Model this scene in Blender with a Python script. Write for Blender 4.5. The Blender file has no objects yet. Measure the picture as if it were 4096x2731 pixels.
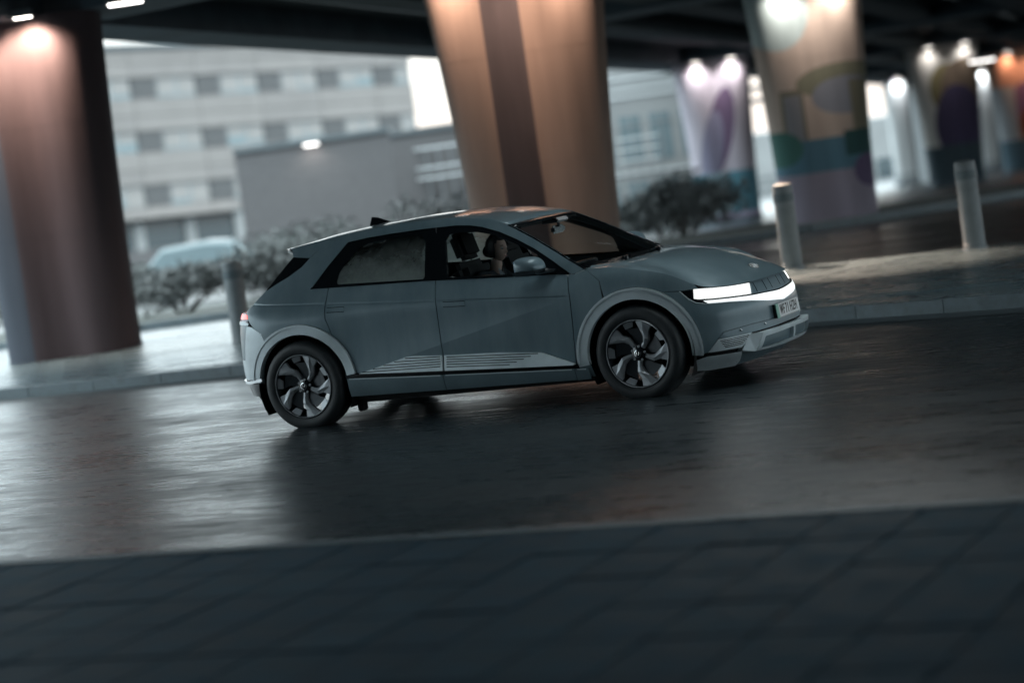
import bpy, bmesh, math, random
import numpy as np
from mathutils import Vector, Matrix
from mathutils.geometry import delaunay_2d_cdt

random.seed(7)
SC = bpy.context.scene
COL = SC.collection

# ------------------------------------------------------------------ camera
cam_d = bpy.data.cameras.new('camera')
cam = bpy.data.objects.new('camera', cam_d)
COL.objects.link(cam)
YAW, PITCH, ROLL = 2.03291763, -0.0836005428, -0.143624344
fw = Vector((math.cos(YAW) * math.cos(PITCH), math.sin(YAW) * math.cos(PITCH), math.sin(PITCH)))
rt = fw.cross(Vector((0, 0, 1))).normalized()
up = rt.cross(fw)
R_ = rt * math.cos(ROLL) + up * math.sin(ROLL)
U_ = rt * -math.sin(ROLL) + up * math.cos(ROLL)
CAM = Vector((10.24337, -17.58146, 2.12211))
cam.matrix_world = Matrix(((R_.x, U_.x, -fw.x, CAM.x), (R_.y, U_.y, -fw.y, CAM.y), (R_.z, U_.z, -fw.z, CAM.z), (0, 0, 0, 1)))
cam_d.sensor_width = 36
cam_d.lens = 9539.17 * 36 / 4096
cam_d.clip_end = 3000
cam_d.dof.use_dof = True
cam_d.dof.focus_distance = 18.8
cam_d.dof.aperture_fstop = 0.8
SC.camera = cam

# ------------------------------------------------------------------ world, sun, exposure
world = bpy.data.worlds.new('World')
SC.world = world
world.use_nodes = True
wn, wl = world.node_tree.nodes, world.node_tree.links
wn.clear()
out = wn.new('ShaderNodeOutputWorld')
bg1 = wn.new('ShaderNodeBackground'); bg2 = wn.new('ShaderNodeBackground')
sky = wn.new('ShaderNodeTexSky'); sky.sky_type = 'NISHITA'; sky.sun_disc = False
sky.sun_elevation = math.radians(30); sky.sun_rotation = math.radians(330)
wl.new(sky.outputs[0], bg1.inputs[0]); bg1.inputs[1].default_value = 0.02
tc = wn.new('ShaderNodeTexCoord'); sep = wn.new('ShaderNodeSeparateXYZ')
wl.new(tc.outputs['Generated'], sep.inputs[0])
ramp = wn.new('ShaderNodeValToRGB')
e = ramp.color_ramp.elements
e[0].position = 0.0; e[0].color = (0.30, 0.294, 0.294, 1)
e[1].position = 1.0; e[1].color = (0.86, 0.98, 1.0, 1)
m_ = e.new(0.18); m_.color = (0.50, 0.62, 0.67, 1)
m_ = e.new(0.5); m_.color = (0.80, 0.95, 1.0, 1)
wl.new(sep.outputs[2], ramp.inputs[0]); wl.new(ramp.outputs[0], bg2.inputs[0])
bg2.inputs[1].default_value = 4.0
add = wn.new('ShaderNodeAddShader')
wl.new(bg1.outputs[0], add.inputs[0]); wl.new(bg2.outputs[0], add.inputs[1]); wl.new(add.outputs[0], out.inputs[0])

sun_d = bpy.data.lights.new('sun', 'SUN')
sun_d.energy = 0.35; sun_d.angle = math.radians(25); sun_d.color = (1, .95, .9)
sun = bpy.data.objects.new('sun', sun_d); COL.objects.link(sun)
SUN_DIR = Vector((0.35, -0.62, -0.55))   # light travels this way: from behind left
sun.rotation_euler = SUN_DIR.to_track_quat('-Z', 'Y').to_euler()
SC.view_settings.view_transform = 'Standard'
SC.view_settings.look = 'None'
SC.view_settings.exposure = 0.0
SC.view_settings.gamma = 1.0
SC.cycles.use_denoising = True
SC.cycles.max_bounces = 8
SC.cycles.transparent_max_bounces = 16
SC.cycles.caustics_reflective = False
SC.cycles.caustics_refractive = False
SC.cycles.sample_clamp_indirect = 4.0

# ------------------------------------------------------------------ helpers
def tag(o, label=None, cat=None, group=None, kind=None):
    if label: o['label'] = label
    if cat: o['category'] = cat
    if group: o['group'] = group
    if kind: o['kind'] = kind
    return o

def empty(name, loc=(0, 0, 0), parent=None):
    o = bpy.data.objects.new(name, None); COL.objects.link(o)
    o.empty_display_size = .2
    o.location = loc
    if parent: o.parent = parent
    return o

def link(name, me, m=None, parent=None, loc=None):
    o = bpy.data.objects.new(name, me); COL.objects.link(o)
    if m: me.materials.append(m)
    if parent: o.parent = parent
    if loc is not None: o.location = loc
    return o

class MB:
    def __init__(self): self.v = []; self.f = []
    def add(self, vs, fs):
        n = len(self.v); self.v += [tuple(map(float, p)) for p in vs]; self.f += [tuple(i + n for i in f) for f in fs]; return self
    def box(self, c, s, M=None):
        x, y, z = s[0] / 2, s[1] / 2, s[2] / 2
        vs = [Vector((sx * x, sy * y, sz * z)) for sx in (-1, 1) for sy in (-1, 1) for sz in (-1, 1)]
        if M is not None: vs = [M @ p for p in vs]
        vs = [p + Vector(c) for p in vs]
        return self.add(vs, [(0, 1, 3, 2), (4, 6, 7, 5), (0, 4, 5, 1), (2, 3, 7, 6), (0, 2, 6, 4), (1, 5, 7, 3)])
    def prism(self, poly, z0, z1):
        n = len(poly)
        vs = [(p[0], p[1], z0) for p in poly] + [(p[0], p[1], z1) for p in poly]
        return self.add(vs, [tuple(range(n - 1, -1, -1)), tuple(range(n, 2 * n))] + [(i, (i + 1) % n, n + (i + 1) % n, n + i) for i in range(n)])
    def tube(self, pts, r, n=8, caps=True):
        pts = [Vector(p) for p in pts]
        rs = r if isinstance(r, (list, tuple)) else [r] * len(pts)
        rings = []
        for i, p in enumerate(pts):
            t = (pts[min(i + 1, len(pts) - 1)] - pts[max(i - 1, 0)]).normalized()
            a = t.cross(Vector((0, 0, 1)))
            if a.length < .05: a = t.cross(Vector((0, 1, 0)))
            a.normalize(); b = t.cross(a)
            rings.append([p + a * rs[i] * math.cos(2 * math.pi * k / n) + b * rs[i] * math.sin(2 * math.pi * k / n) for k in range(n)])
        vs = [q for rg in rings for q in rg]; fs = []
        for i in range(len(pts) - 1):
            for k in range(n):
                fs.append((i * n + k, i * n + (k + 1) % n, (i + 1) * n + (k + 1) % n, (i + 1) * n + k))
        if caps: fs += [tuple(range(n - 1, -1, -1)), tuple(range((len(pts) - 1) * n, len(pts) * n))]
        return self.add(vs, fs)
    def lathe(self, prof, n=48, axis='y', c=(0, 0, 0), close=False):
        # prof: list of (radius, along)
        vs = []
        for (r, a) in prof:
            for k in range(n):
                t = 2 * math.pi * k / n
                if axis == 'y': vs.append((c[0] + r * math.cos(t), c[1] + a, c[2] + r * math.sin(t)))
                else: vs.append((c[0] + r * math.cos(t), c[1] + r * math.sin(t), c[2] + a))
        fs = []
        m = len(prof)
        for i in range(m if close else m - 1):
            j = (i + 1) % m
            for k in range(n): fs.append((i * n + k, i * n + (k + 1) % n, j * n + (k + 1) % n, j * n + k))
        return self.add(vs, fs)
    def grid(self, P, flip=False):
        # P[i][j] points
        a, b = len(P), len(P[0])
        vs = [q for row in P for q in row]; fs = []
        for i in range(a - 1):
            for j in range(b - 1):
                f = (i * b + j, i * b + j + 1, (i + 1) * b + j + 1, (i + 1) * b + j)
                fs.append(f[::-1] if flip else f)
        return self.add(vs, fs)
    def ellipsoid(self, c, r, n=16, m=10, M=None):
        vs = []; fs = []
        for i in range(m + 1):
            p = math.pi * i / m
            for k in range(n):
                t = 2 * math.pi * k / n
                q = Vector((r[0] * math.sin(p) * math.cos(t), r[1] * math.sin(p) * math.sin(t), r[2] * math.cos(p)))
                if M is not None: q = M @ q
                vs.append(q + Vector(c))
        for i in range(m):
            for k in range(n): fs.append((i * n + k, (i + 1) * n + k, (i + 1) * n + (k + 1) % n, i * n + (k + 1) % n))
        return self.add(vs, fs)
    def build(self, name, m=None, parent=None, smooth=None, loc=None, bevel=0, fix=False):
        me = bpy.data.meshes.new(name); me.from_pydata(self.v, [], self.f)
        if fix or smooth is not None or bevel:
            bm = bmesh.new(); bm.from_mesh(me)
            bmesh.ops.remove_doubles(bm, verts=bm.verts, dist=1e-5)
            bmesh.ops.recalc_face_normals(bm, faces=bm.faces)
            if bevel:
                ed = [e_ for e_ in bm.edges if len(e_.link_faces) == 2 and e_.calc_face_angle(0) > .6]
                bmesh.ops.bevel(bm, geom=ed, offset=bevel, segments=2, affect='EDGES', clamp_overlap=True)
            bm.to_mesh(me); bm.free()
        if smooth is not None:
            for p in me.polygons: p.use_smooth = True
            me.set_sharp_from_angle(angle=math.radians(smooth))
        me.update()
        return link(name, me, m, parent, loc)

def nodes(m):
    m.use_nodes = True
    return m.node_tree.nodes, m.node_tree.links, m.node_tree.nodes['Principled BSDF']

def mat(name, col, rough=.5, metal=0., spec=.5, coat=0., coat_r=.1, var=0., scale=4., bump=0., bscale=60., rvar=0., stretch=(1, 1, 1), emit=None, estr=0.):
    m = bpy.data.materials.new(name)
    N, L, b = nodes(m)
    b.inputs['Base Color'].default_value = (*col, 1)
    b.inputs['Roughness'].default_value = rough
    b.inputs['Metallic'].default_value = metal
    b.inputs['Specular IOR Level'].default_value = spec
    b.inputs['Coat Weight'].default_value = coat
    b.inputs['Coat Roughness'].default_value = coat_r
    if emit:
        b.inputs['Emission Color'].default_value = (*emit, 1); b.inputs['Emission Strength'].default_value = estr
    if var or bump or rvar:
        t = N.new('ShaderNodeTexCoord'); mp = N.new('ShaderNodeMapping'); mp.inputs['Scale'].default_value = stretch
        L.new(t.outputs['Object'], mp.inputs[0])
        nz = N.new('ShaderNodeTexNoise'); nz.inputs['Scale'].default_value = scale; nz.inputs['Detail'].default_value = 6; nz.inputs['Roughness'].default_value = .6
        L.new(mp.outputs[0], nz.inputs['Vector'])
        if var:
            mx = N.new('ShaderNodeMixRGB'); mx.blend_type = 'MULTIPLY'; mx.inputs[0].default_value = 1
            mx.inputs[1].default_value = (*col, 1)
            mr = N.new('ShaderNodeMapRange'); mr.inputs[1].default_value = .3; mr.inputs[2].default_value = .7
            mr.inputs[3].default_value = 1 - var; mr.inputs[4].default_value = 1 + var
            L.new(nz.outputs[0], mr.inputs[0]); L.new(mr.outputs[0], mx.inputs[2]); L.new(mx.outputs[0], b.inputs['Base Color'])
        if rvar:
            mr2 = N.new('ShaderNodeMapRange'); mr2.inputs[1].default_value = .3; mr2.inputs[2].default_value = .7
            mr2.inputs[3].default_value = max(.02, rough - rvar); mr2.inputs[4].default_value = min(1, rough + rvar)
            L.new(nz.outputs[0], mr2.inputs[0]); L.new(mr2.outputs[0], b.inputs['Roughness'])
        if bump:
            n2 = N.new('ShaderNodeTexNoise'); n2.inputs['Scale'].default_value = bscale; n2.inputs['Detail'].default_value = 4
            L.new(mp.outputs[0], n2.inputs['Vector'])
            bp = N.new('ShaderNodeBump'); bp.inputs['Strength'].default_value = bump; bp.inputs['Distance'].default_value = .01
            L.new(n2.outputs[0], bp.inputs['Height']); L.new(bp.outputs[0], b.inputs['Normal'])
    return m

def glass_mat(name, tint, ior=1.5, fog=None):
    m = bpy.data.materials.new(name); m.use_nodes = True
    N, L = m.node_tree.nodes, m.node_tree.links; N.clear()
    o = N.new('ShaderNodeOutputMaterial'); tr = N.new('ShaderNodeBsdfTransparent'); tr.inputs[0].default_value = (*tint, 1)
    gl = N.new('ShaderNodeBsdfGlossy'); gl.inputs['Roughness'].default_value = .03
    lw = N.new('ShaderNodeLayerWeight'); lw.inputs[0].default_value = .5
    pw = N.new('ShaderNodeMath'); pw.operation = 'POWER'; pw.inputs[1].default_value = 5; L.new(lw.outputs['Facing'], pw.inputs[0])
    fr = N.new('ShaderNodeMath'); fr.operation = 'MULTIPLY_ADD'; fr.inputs[1].default_value = .9; fr.inputs[2].default_value = ((ior - 1) / (ior + 1)) ** 2; L.new(pw.outputs[0], fr.inputs[0])
    mx = N.new('ShaderNodeMixShader')
    src = tr
    if fog:
        df = N.new('ShaderNodeBsdfDiffuse'); df.inputs[0].default_value = (*fog, 1)
        tl = N.new('ShaderNodeBsdfTranslucent'); tl.inputs[0].default_value = (*fog, 1)
        ad = N.new('ShaderNodeMixShader'); ad.inputs[0].default_value = .55
        L.new(df.outputs[0], ad.inputs[1]); L.new(tl.outputs[0], ad.inputs[2])
        t = N.new('ShaderNodeTexCoord'); nz = N.new('ShaderNodeTexNoise'); nz.inputs['Scale'].default_value = 4.5; nz.inputs['Detail'].default_value = 7
        nz.inputs['Roughness'].default_value = .68
        L.new(t.outputs['Object'], nz.inputs['Vector'])
        sx = N.new('ShaderNodeSeparateXYZ'); L.new(t.outputs['Object'], sx.inputs[0])
        hz = N.new('ShaderNodeMapRange'); hz.inputs[1].default_value = 1.12; hz.inputs[2].default_value = 1.44; hz.inputs[3].default_value = .42; hz.inputs[4].default_value = -.12
        L.new(sx.outputs[2], hz.inputs[0])
        ma = N.new('ShaderNodeMath'); ma.operation = 'ADD'; L.new(nz.outputs[0], ma.inputs[0]); L.new(hz.outputs[0], ma.inputs[1])
        mr = N.new('ShaderNodeMapRange'); mr.inputs[1].default_value = .38; mr.inputs[2].default_value = .9; mr.inputs[3].default_value = .05; mr.inputs[4].default_value = .75
        L.new(ma.outputs[0], mr.inputs[0])
        m2 = N.new('ShaderNodeMixShader'); L.new(mr.outputs[0], m2.inputs[0]); L.new(tr.outputs[0], m2.inputs[1]); L.new(ad.outputs[0], m2.inputs[2])
        src = m2
    L.new(fr.outputs[0], mx.inputs[0]); L.new(src.outputs[0], mx.inputs[1]); L.new(gl.outputs[0], mx.inputs[2])
    L.new(mx.outputs[0], o.inputs[0])
    return m

def emis(name, col, s):
    return mat(name, (.6, .6, .6), .4, emit=col, estr=s)

fh = Vector((fw.x, fw.y, 0)).normalized()
rh = Vector((fh.y, -fh.x, 0))
def dist(x, y): return (x - CAM.x) * fh.x + (y - CAM.y) * fh.y
def zg(x, y): return -.033 * max(0., dist(x, y) - 36)       # the site falls away behind the island
def zs(x, y): return 4.54 - .033 * (dist(x, y) - 32)          # underside of the flyover

M = {}
def mats():
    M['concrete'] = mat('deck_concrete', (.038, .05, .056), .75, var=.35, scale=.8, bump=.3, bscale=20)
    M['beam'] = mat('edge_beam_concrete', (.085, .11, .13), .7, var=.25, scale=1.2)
    M['kerb'] = mat('granite_kerb', (.12, .155, .172), .5, var=.25, scale=9, bump=.25, bscale=90, rvar=.12)
    M['slab'] = mat('damp_paving', (.027, .062, .088), .68, spec=.12, var=.35, scale=3.5, bump=.35, bscale=70, rvar=.14)
    M['slab_b'] = mat('damp_paving_dark', (.023, .054, .077), .66, spec=.12, var=.35, scale=3.5, bump=.35, bscale=70, rvar=.14)
    M['slab_c'] = mat('damp_paving_light', (.032, .070, .096), .7, spec=.12, var=.35, scale=3.5, bump=.35, bscale=70, rvar=.14)
    M['joint'] = mat('paving_joint', (.018, .034, .045), .7)
    M['island'] = mat('wet_island_paving', (.10, .14, .155), .28, var=.3, scale=2.5, bump=.3, bscale=50, rvar=.12)
    M['verge'] = mat('verge_soil', (.05, .06, .055), .8, var=.4, scale=3, bump=.5, bscale=25)
    M['metal'] = mat('grey_metal', (.25, .27, .28), .4, .6)
    M['black'] = mat('black_plastic', (.012, .014, .016), .45)
    M['post'] = mat('bollard_paint', (.20, .225, .235), .5, var=.15, scale=6)
    M['leaf'] = mat('dark_leaf', (.11, .12, .12), .6, var=.5, scale=3)
    M['leaf_b'] = mat('pale_leaf', (.12, .135, .132), .6, var=.5, scale=3)
    M['wood'] = mat('stem_bark', (.05, .045, .04), .8)
    M['lamp_on'] = emis('lit_lamp_lens', (1, .93, .86), 9.)
    M['tube_on'] = emis('lit_tube', (1, .96, .92), 5.)
mats()

def wet_asphalt():
    m = bpy.data.materials.new('wet_asphalt')
    N, L, b = nodes(m)
    t = N.new('ShaderNodeTexCoord')
    mp = N.new('ShaderNodeMapping'); mp.inputs['Scale'].default_value = (.35, 1, 1); L.new(t.outputs['Object'], mp.inputs[0])
    big = N.new('ShaderNodeTexNoise'); big.inputs['Scale'].default_value = 1.1; big.inputs['Detail'].default_value = 5; big.inputs['Roughness'].default_value = .6
    L.new(mp.outputs[0], big.inputs['Vector'])
    fine = N.new('ShaderNodeTexNoise'); fine.inputs['Scale'].default_value = 34; fine.inputs['Detail'].default_value = 5; fine.inputs['Roughness'].default_value = .7
    mp2 = N.new('ShaderNodeMapping'); mp2.inputs['Scale'].default_value = (.14, 1, 1); L.new(t.outputs['Object'], mp2.inputs[0])
    L.new(mp2.outputs[0], fine.inputs['Vector'])
    grit = N.new('ShaderNodeTexNoise'); grit.inputs['Scale'].default_value = 160; grit.inputs['Detail'].default_value = 2
    L.new(t.outputs['Object'], grit.inputs['Vector'])
    cr = N.new('ShaderNodeValToRGB'); cr.color_ramp.elements[0].position = .3; cr.color_ramp.elements[1].position = .75
    cr.color_ramp.elements[0].color = (.006, .011, .014, 1); cr.color_ramp.elements[1].color = (.018, .027, .032, 1)
    L.new(fine.outputs[0], cr.inputs[0]); L.new(cr.outputs[0], b.inputs['Base Color'])
    rr = N.new('ShaderNodeMapRange'); rr.inputs[1].default_value = .40; rr.inputs[2].default_value = .62; rr.inputs[3].default_value = .16; rr.inputs[4].default_value = .52
    mp3 = N.new('ShaderNodeMapping'); mp3.inputs['Scale'].default_value = (.22, 1, 1); L.new(t.outputs['Object'], mp3.inputs[0])
    mid = N.new('ShaderNodeTexNoise'); mid.inputs['Scale'].default_value = 9; mid.inputs['Detail'].default_value = 6; mid.inputs['Roughness'].default_value = .7
    L.new(mp3.outputs[0], mid.inputs['Vector'])
    mxm = N.new('ShaderNodeMixRGB'); mxm.inputs[0].default_value = .6; L.new(fine.outputs[0], mxm.inputs[1]); L.new(mid.outputs[0], mxm.inputs[2])
    mxn = N.new('ShaderNodeMixRGB'); mxn.inputs[0].default_value = .65; L.new(big.outputs[0], mxn.inputs[1]); L.new(mxm.outputs[0], mxn.inputs[2])
    L.new(mxn.outputs[0], rr.inputs[0]); L.new(rr.outputs[0], b.inputs['Coat Roughness']); L.new(rr.outputs[0], b.inputs['Roughness'])
    a = N.new('ShaderNodeMath'); a.operation = 'MULTIPLY'; a.inputs[1].default_value = .35; L.new(grit.outputs[0], a.inputs[0])
    c = N.new('ShaderNodeMath'); c.operation = 'ADD'; L.new(a.outputs[0], c.inputs[0])
    m3 = N.new('ShaderNodeMath'); m3.operation = 'MULTIPLY_ADD'; m3.inputs[1].default_value = 2.6; L.new(mid.outputs[0], m3.inputs[0]); L.new(fine.outputs[0], m3.inputs[2]); L.new(m3.outputs[0], c.inputs[1])
    bp = N.new('ShaderNodeBump'); bp.inputs['Strength'].default_value = .6; bp.inputs['Distance'].default_value = .0045
    L.new(c.outputs[0], bp.inputs['Height']); L.new(bp.outputs[0], b.inputs['Normal'])
    b.inputs['Specular IOR Level'].default_value = .42
    b.inputs['Coat Weight'].default_value = .45; b.inputs['Coat Roughness'].default_value = .2; b.inputs['Coat IOR'].default_value = 1.36
    L.new(bp.outputs[0], b.inputs['Coat Normal'])
    return m
M['asphalt'] = wet_asphalt()

# ------------------------------------------------------------------ ground, road, pavements
def ground():
    P = []
    ds = [-120, -80, -50, -30, -15, 0, 12, 24, 36, 40, 46, 54, 64, 76, 90, 110, 140, 180, 240, 330, 450, 700]
    for d in ds:
        row = []
        for l in np.linspace(-1, 1, 25):
            lat = l * max(160, d * .9)
            q = CAM + fh * d + rh * lat
            row.append((q.x, q.y, zg(q.x, q.y) - .006))
        P.append(row)
    tag(MB().grid(P).build('ground', M['asphalt'], fix=True), kind='structure')
ground()

KERB = [(-60, 6.2), (-30, 5.3), (-7.2, 4.25), (-1, 4.3), (2.7, 3.9), (4.95, 3.25), (9, 2.75), (16, 2.5), (60, 2.5)]
NEAR = -6.62
def kerb_y(x): return float(np.interp(x, [k[0] for k in KERB], [k[1] for k in KERB]))
xs = np.linspace(-60, 60, 121)
tag(MB().grid([[(x, NEAR, 0), (x, (NEAR + kerb_y(x)) / 2, .03), (x, kerb_y(x), 0)] for x in xs], True).build('road', M['asphalt'], fix=True), kind='structure')

tag(MB().grid([[(x, kerb_y(x) - .42, .006), (x, kerb_y(x) + .01, .006)] for x in xs], True).build('gutter', mat('gutter_channel', (.035, .045, .05), .38, var=.3, scale=3, rvar=.12, bump=.2, bscale=60, stretch=(.3, 1, 1)), fix=True), kind='structure')

# island pavement between the two carriageways, with kerb stones and slabs as parts
BACK = 9.75
island = MB().prism([(x, kerb_y(x) + .14) for x in np.linspace(-60, 60, 61)] + [(60, BACK), (-60, BACK)], -.3, .114).build('island_pavement', M['island'], fix=True)
tag(island, kind='structure')
kx = -60 + .0
def kerb_run(parent, pts, name='kerb_stone', step=.915, w=.14, h=.125, x0=-14., x1=9.5, side=1):
    x = x0; k = 0
    while x < x1:
        ya, yb = pts(x + .004), pts(x + step - .004)
        dz = random.uniform(-.004, .004)
        mb = MB().add([(x + .004, ya, -.1), (x + step - .004, yb, -.1), (x + step - .004, yb + side * w, -.1), (x + .004, ya + side * w, -.1),
                       (x + .004, ya + side * .02, h + dz), (x + step - .004, yb + side * .02, h + dz), (x + step - .004, yb + side * w, h + dz), (x + .004, ya + side * w, h + dz)],
                      [(3, 2, 1, 0), (4, 5, 6, 7), (0, 1, 5, 4), (1, 2, 6, 5), (2, 3, 7, 6), (3, 0, 4, 7)])
        mb.build(name, M['kerb'], parent, fix=True)
        x += step; k += 1
kerb_run(island, kerb_y, x0=-16.)
MB().prism([(-60, 6.2), (-16, kerb_y(-16)), (-16, kerb_y(-16) + .14), (-60, 6.34)], -.1, .125).build('kerb_run', M['kerb'], island, fix=True)
# island slabs
sl = {}
for r in range(5):
    for c in range(27):
        x = -14 + c * .9 + (r % 2) * .45
        y0 = 4.62 + r * .62
        if x > 6.5: continue
        y0 = max(y0, kerb_y(x) + .16)
        key = random.randint(0, 2)
        if key not in sl:
            sl[key] = None
            o = MB().box((0, 0, -.02), (.89, .61, .05)).build('paving_slab', None, island, bevel=.006)
            o.data.materials.append([M['island'], M['island'], M['island']][key]); sl[key] = o
        else:
            o = sl[key].copy(); COL.objects.link(o)
        o.location = (x, y0 + .305, .116 + random.uniform(-.002, .003))
        o.rotation_euler = (random.uniform(-.004, .004), random.uniform(-.004, .004), 0)

# near pavement: bed, kerb stones and slabs
near = MB().box((0, NEAR - .15 - 30, -.12), (120, 60, .40)).build('near_pavement', M['joint'])
tag(near, kind='structure')
kerb_run(near, lambda x: NEAR, x0=-1.5, x1=10., side=-1)
MB().box((-30.8, NEAR - .07, .012), (58.5, .14, .225)).build('kerb_run', M['kerb'], near)
MB().box((35.1, NEAR - .07, .012), (50, .14, .225)).build('kerb_run', M['kerb'], near)
SW, SL = .45, .60
protos = []
for k in range(3):
    protos.append(None)
y = NEAR - .15
row = 0
while y > -11.5:
    x = -1.2 + (row % 2) * .0
    while x < 9.8:
        k = random.choice([0, 0, 1, 2])
        if protos[k] is None:
            o = MB().box((0, 0, -.02), (SW - .007, SL - .007, .07)).build('paving_slab', [M['slab'], M['slab_b'], M['slab_c']][k], near, bevel=.006)
            protos[k] = o
        else:
            o = protos[k].copy(); COL.objects.link(o)
        o.location = (x + SW / 2, y - SL / 2, .105 + random.uniform(-.003, .004))
        o.rotation_euler = (random.uniform(-.008, .008), random.uniform(-.008, .008), 0)
        x += SW
    y -= SL; row += 1
MB().box((-25.6, -9, .02), (48.6, 4.4, .18)).build('paving_bed', M['slab'], near)
MB().box((35, -9, .02), (50, 4.4, .18)).build('paving_bed', M['slab'], near)
MB().box((0, -33, .02), (120, 43, .18)).build('paving_bed', M['slab'], near)

# verge with hedge behind the second carriageway
def verge():
    edge = [(-60, 14.2), (-12.2, 14.3), (-10.5, 14.7), (-6.5, 17.8), (-3.2, 21.3), (-.8, 25.5), (2, 32)]
    b = 1.9
    P = []
    for k in np.linspace(0, 1, 12):
        row = []
        for (x, y_) in edge:
            qx, qy = x - k * b * 1.4, y_ + k * b * (5 if x > -13 else 4)
            row.append((qx, qy, zg(qx, qy) + .10))
        P.append(row)
    o = MB().grid(P).build('verge', M['verge'], fix=True)
    tag(o, kind='structure')
    for i in range(len(edge) - 1):
        a, c = Vector((*edge[i], 0)), Vector((*edge[i + 1], 0))
        n = max(1, int((c - a).length / 1.8))
        if i == 0: n = 8
        for k in range(n):
            p, q = a.lerp(c, k / n), a.lerp(c, (k + 1) / n)
            dr = (q - p).normalized(); nn = Vector((-dr.y, dr.x, 0))
            vs = []
            for (pt, off) in ((p + dr * .006, 0), (q - dr * .006, 0), (q - dr * .006, .14), (p + dr * .006, .14)):
                w_ = pt + nn * (off - .07); vs.append(w_)
            g = [zg(v_.x, v_.y) for v_ in vs]
            MB().add([(v_.x, v_.y, g_ - .1) for v_, g_ in zip(vs, g)] + [(v_.x, v_.y, g_ + .125) for v_, g_ in zip(vs, g)],
                     [(3, 2, 1, 0), (4, 5, 6, 7), (0, 1, 5, 4), (1, 2, 6, 5), (2, 3, 7, 6), (3, 0, 4, 7)]).build('kerb_stone', M['kerb'], o, fix=True)
verge()
# ------------------------------------------------------------------ flyover
def deck_left(y): return -10.4 - .142 * (y - 12)
def deck(OX, DW, label, girders):
    root = empty('flyover', (0, 0, 0))
    tag(root, label, 'flyover')
    ys = [-70, -45, -25, -10, 0, 10, 20, 30, 40, 52, 66, 82, 92]
    # thick slab with the soffit half a metre above the edge beams
    def slab(x0, x1, zb, zt, name, m):
        P = []
        for y_ in ys:
            l = deck_left(y_) + OX
            a, c = l + x0, l + x1
            P.append([(a, y_, zs(a, y_) + zb), (c, y_, zs(c, y_) + zb), (c, y_, zs(c, y_) + zt), (a, y_, zs(a, y_) + zt), (a, y_, zs(a, y_) + zb)])
        mb = MB().grid(P)
        n = len(ys)
        mb.add(P[0][:4], [(0, 1, 2, 3)]); mb.add(P[-1][:4], [(3, 2, 1, 0)])
        return mb.build(name, m, root, fix=True)
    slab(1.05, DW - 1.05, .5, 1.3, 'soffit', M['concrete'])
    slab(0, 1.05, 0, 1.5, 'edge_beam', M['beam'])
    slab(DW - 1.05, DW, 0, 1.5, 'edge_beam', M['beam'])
    slab(.0, .25, 1.5, 2.3, 'parapet', M['beam'])
    slab(DW - .25, DW, 1.5, 2.3, 'parapet', M['beam'])
    # longitudinal girders
    for x in girders:
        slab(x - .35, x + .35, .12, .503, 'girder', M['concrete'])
    # cross heads over the pillar rows
    for y_, w in ((9.2, 1.6), (24.6, 1.5), (44.2, 1.6), (58, 1.5), (72, 1.5)):
        a, c = deck_left(y_) + OX + 1.06, deck_left(y_) + OX + DW - 1.06
        vs = []
        for yy in (y_ - w / 2, y_ + w / 2):
            for x in (a, c):
                for h in (.04, .52): vs.append((x, yy, zs(x, yy) + h))
        MB().add(vs, [(0, 1, 3, 2), (4, 6, 7, 5), (0, 4, 5, 1), (2, 3, 7, 6), (0, 2, 6, 4), (1, 5, 7, 3)]).build('cross_beam', M['beam'], root, fix=True)
    # drain pipes and trunking under the soffit
    for x in (OX + 2.2, OX + DW - 2.2):
        MB().tube([(deck_left(y_) + x, y_, zs(deck_left(y_) + x, y_) + .40) for y_ in (-30, 0, 30, 60, 90)], .07).build('drain_pipe', M['metal'], root, smooth=40)
    return root
deck(0, 11.2, 'dark concrete flyover deck carried by the two rows of painted pillars', (3.4, 5.6, 7.8))
deck(13.8, 17.0, 'added second deck out of view, shaping the light over the near pavement', (3.6, 7, 10.4, 13.6))  # added out of view; its width shapes the light on road and car

def light_gap_slabs():
    # added out of view: infill with a gap left open to light the bonnet
    r = empty('light_gap_infill', (0, 0, 0))
    tag(r, 'added infill slabs out of view, leaving a gap that lights the bonnet', 'light shaping slab')
    for ya, yb in ((-69, -2.5), (2.1, 90)):
        n = 8
        P = []
        for k in range(n + 1):
            y_ = ya + (yb - ya) * k / n; a, c = deck_left(y_) + 11.21, deck_left(y_) + 13.79
            P.append([(a, y_, zs(a, y_) + .2), (c, y_, zs(c, y_) + .2), (c, y_, zs(c, y_) + .5), (a, y_, zs(a, y_) + .5), (a, y_, zs(a, y_) + .2)])
        mb = MB().grid(P); mb.add(P[0][:4], [(0, 1, 2, 3)]); mb.add(P[-1][:4], [(3, 2, 1, 0)])
        mb.build('added_infill', M['concrete'], r, fix=True)
light_gap_slabs()

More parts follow.
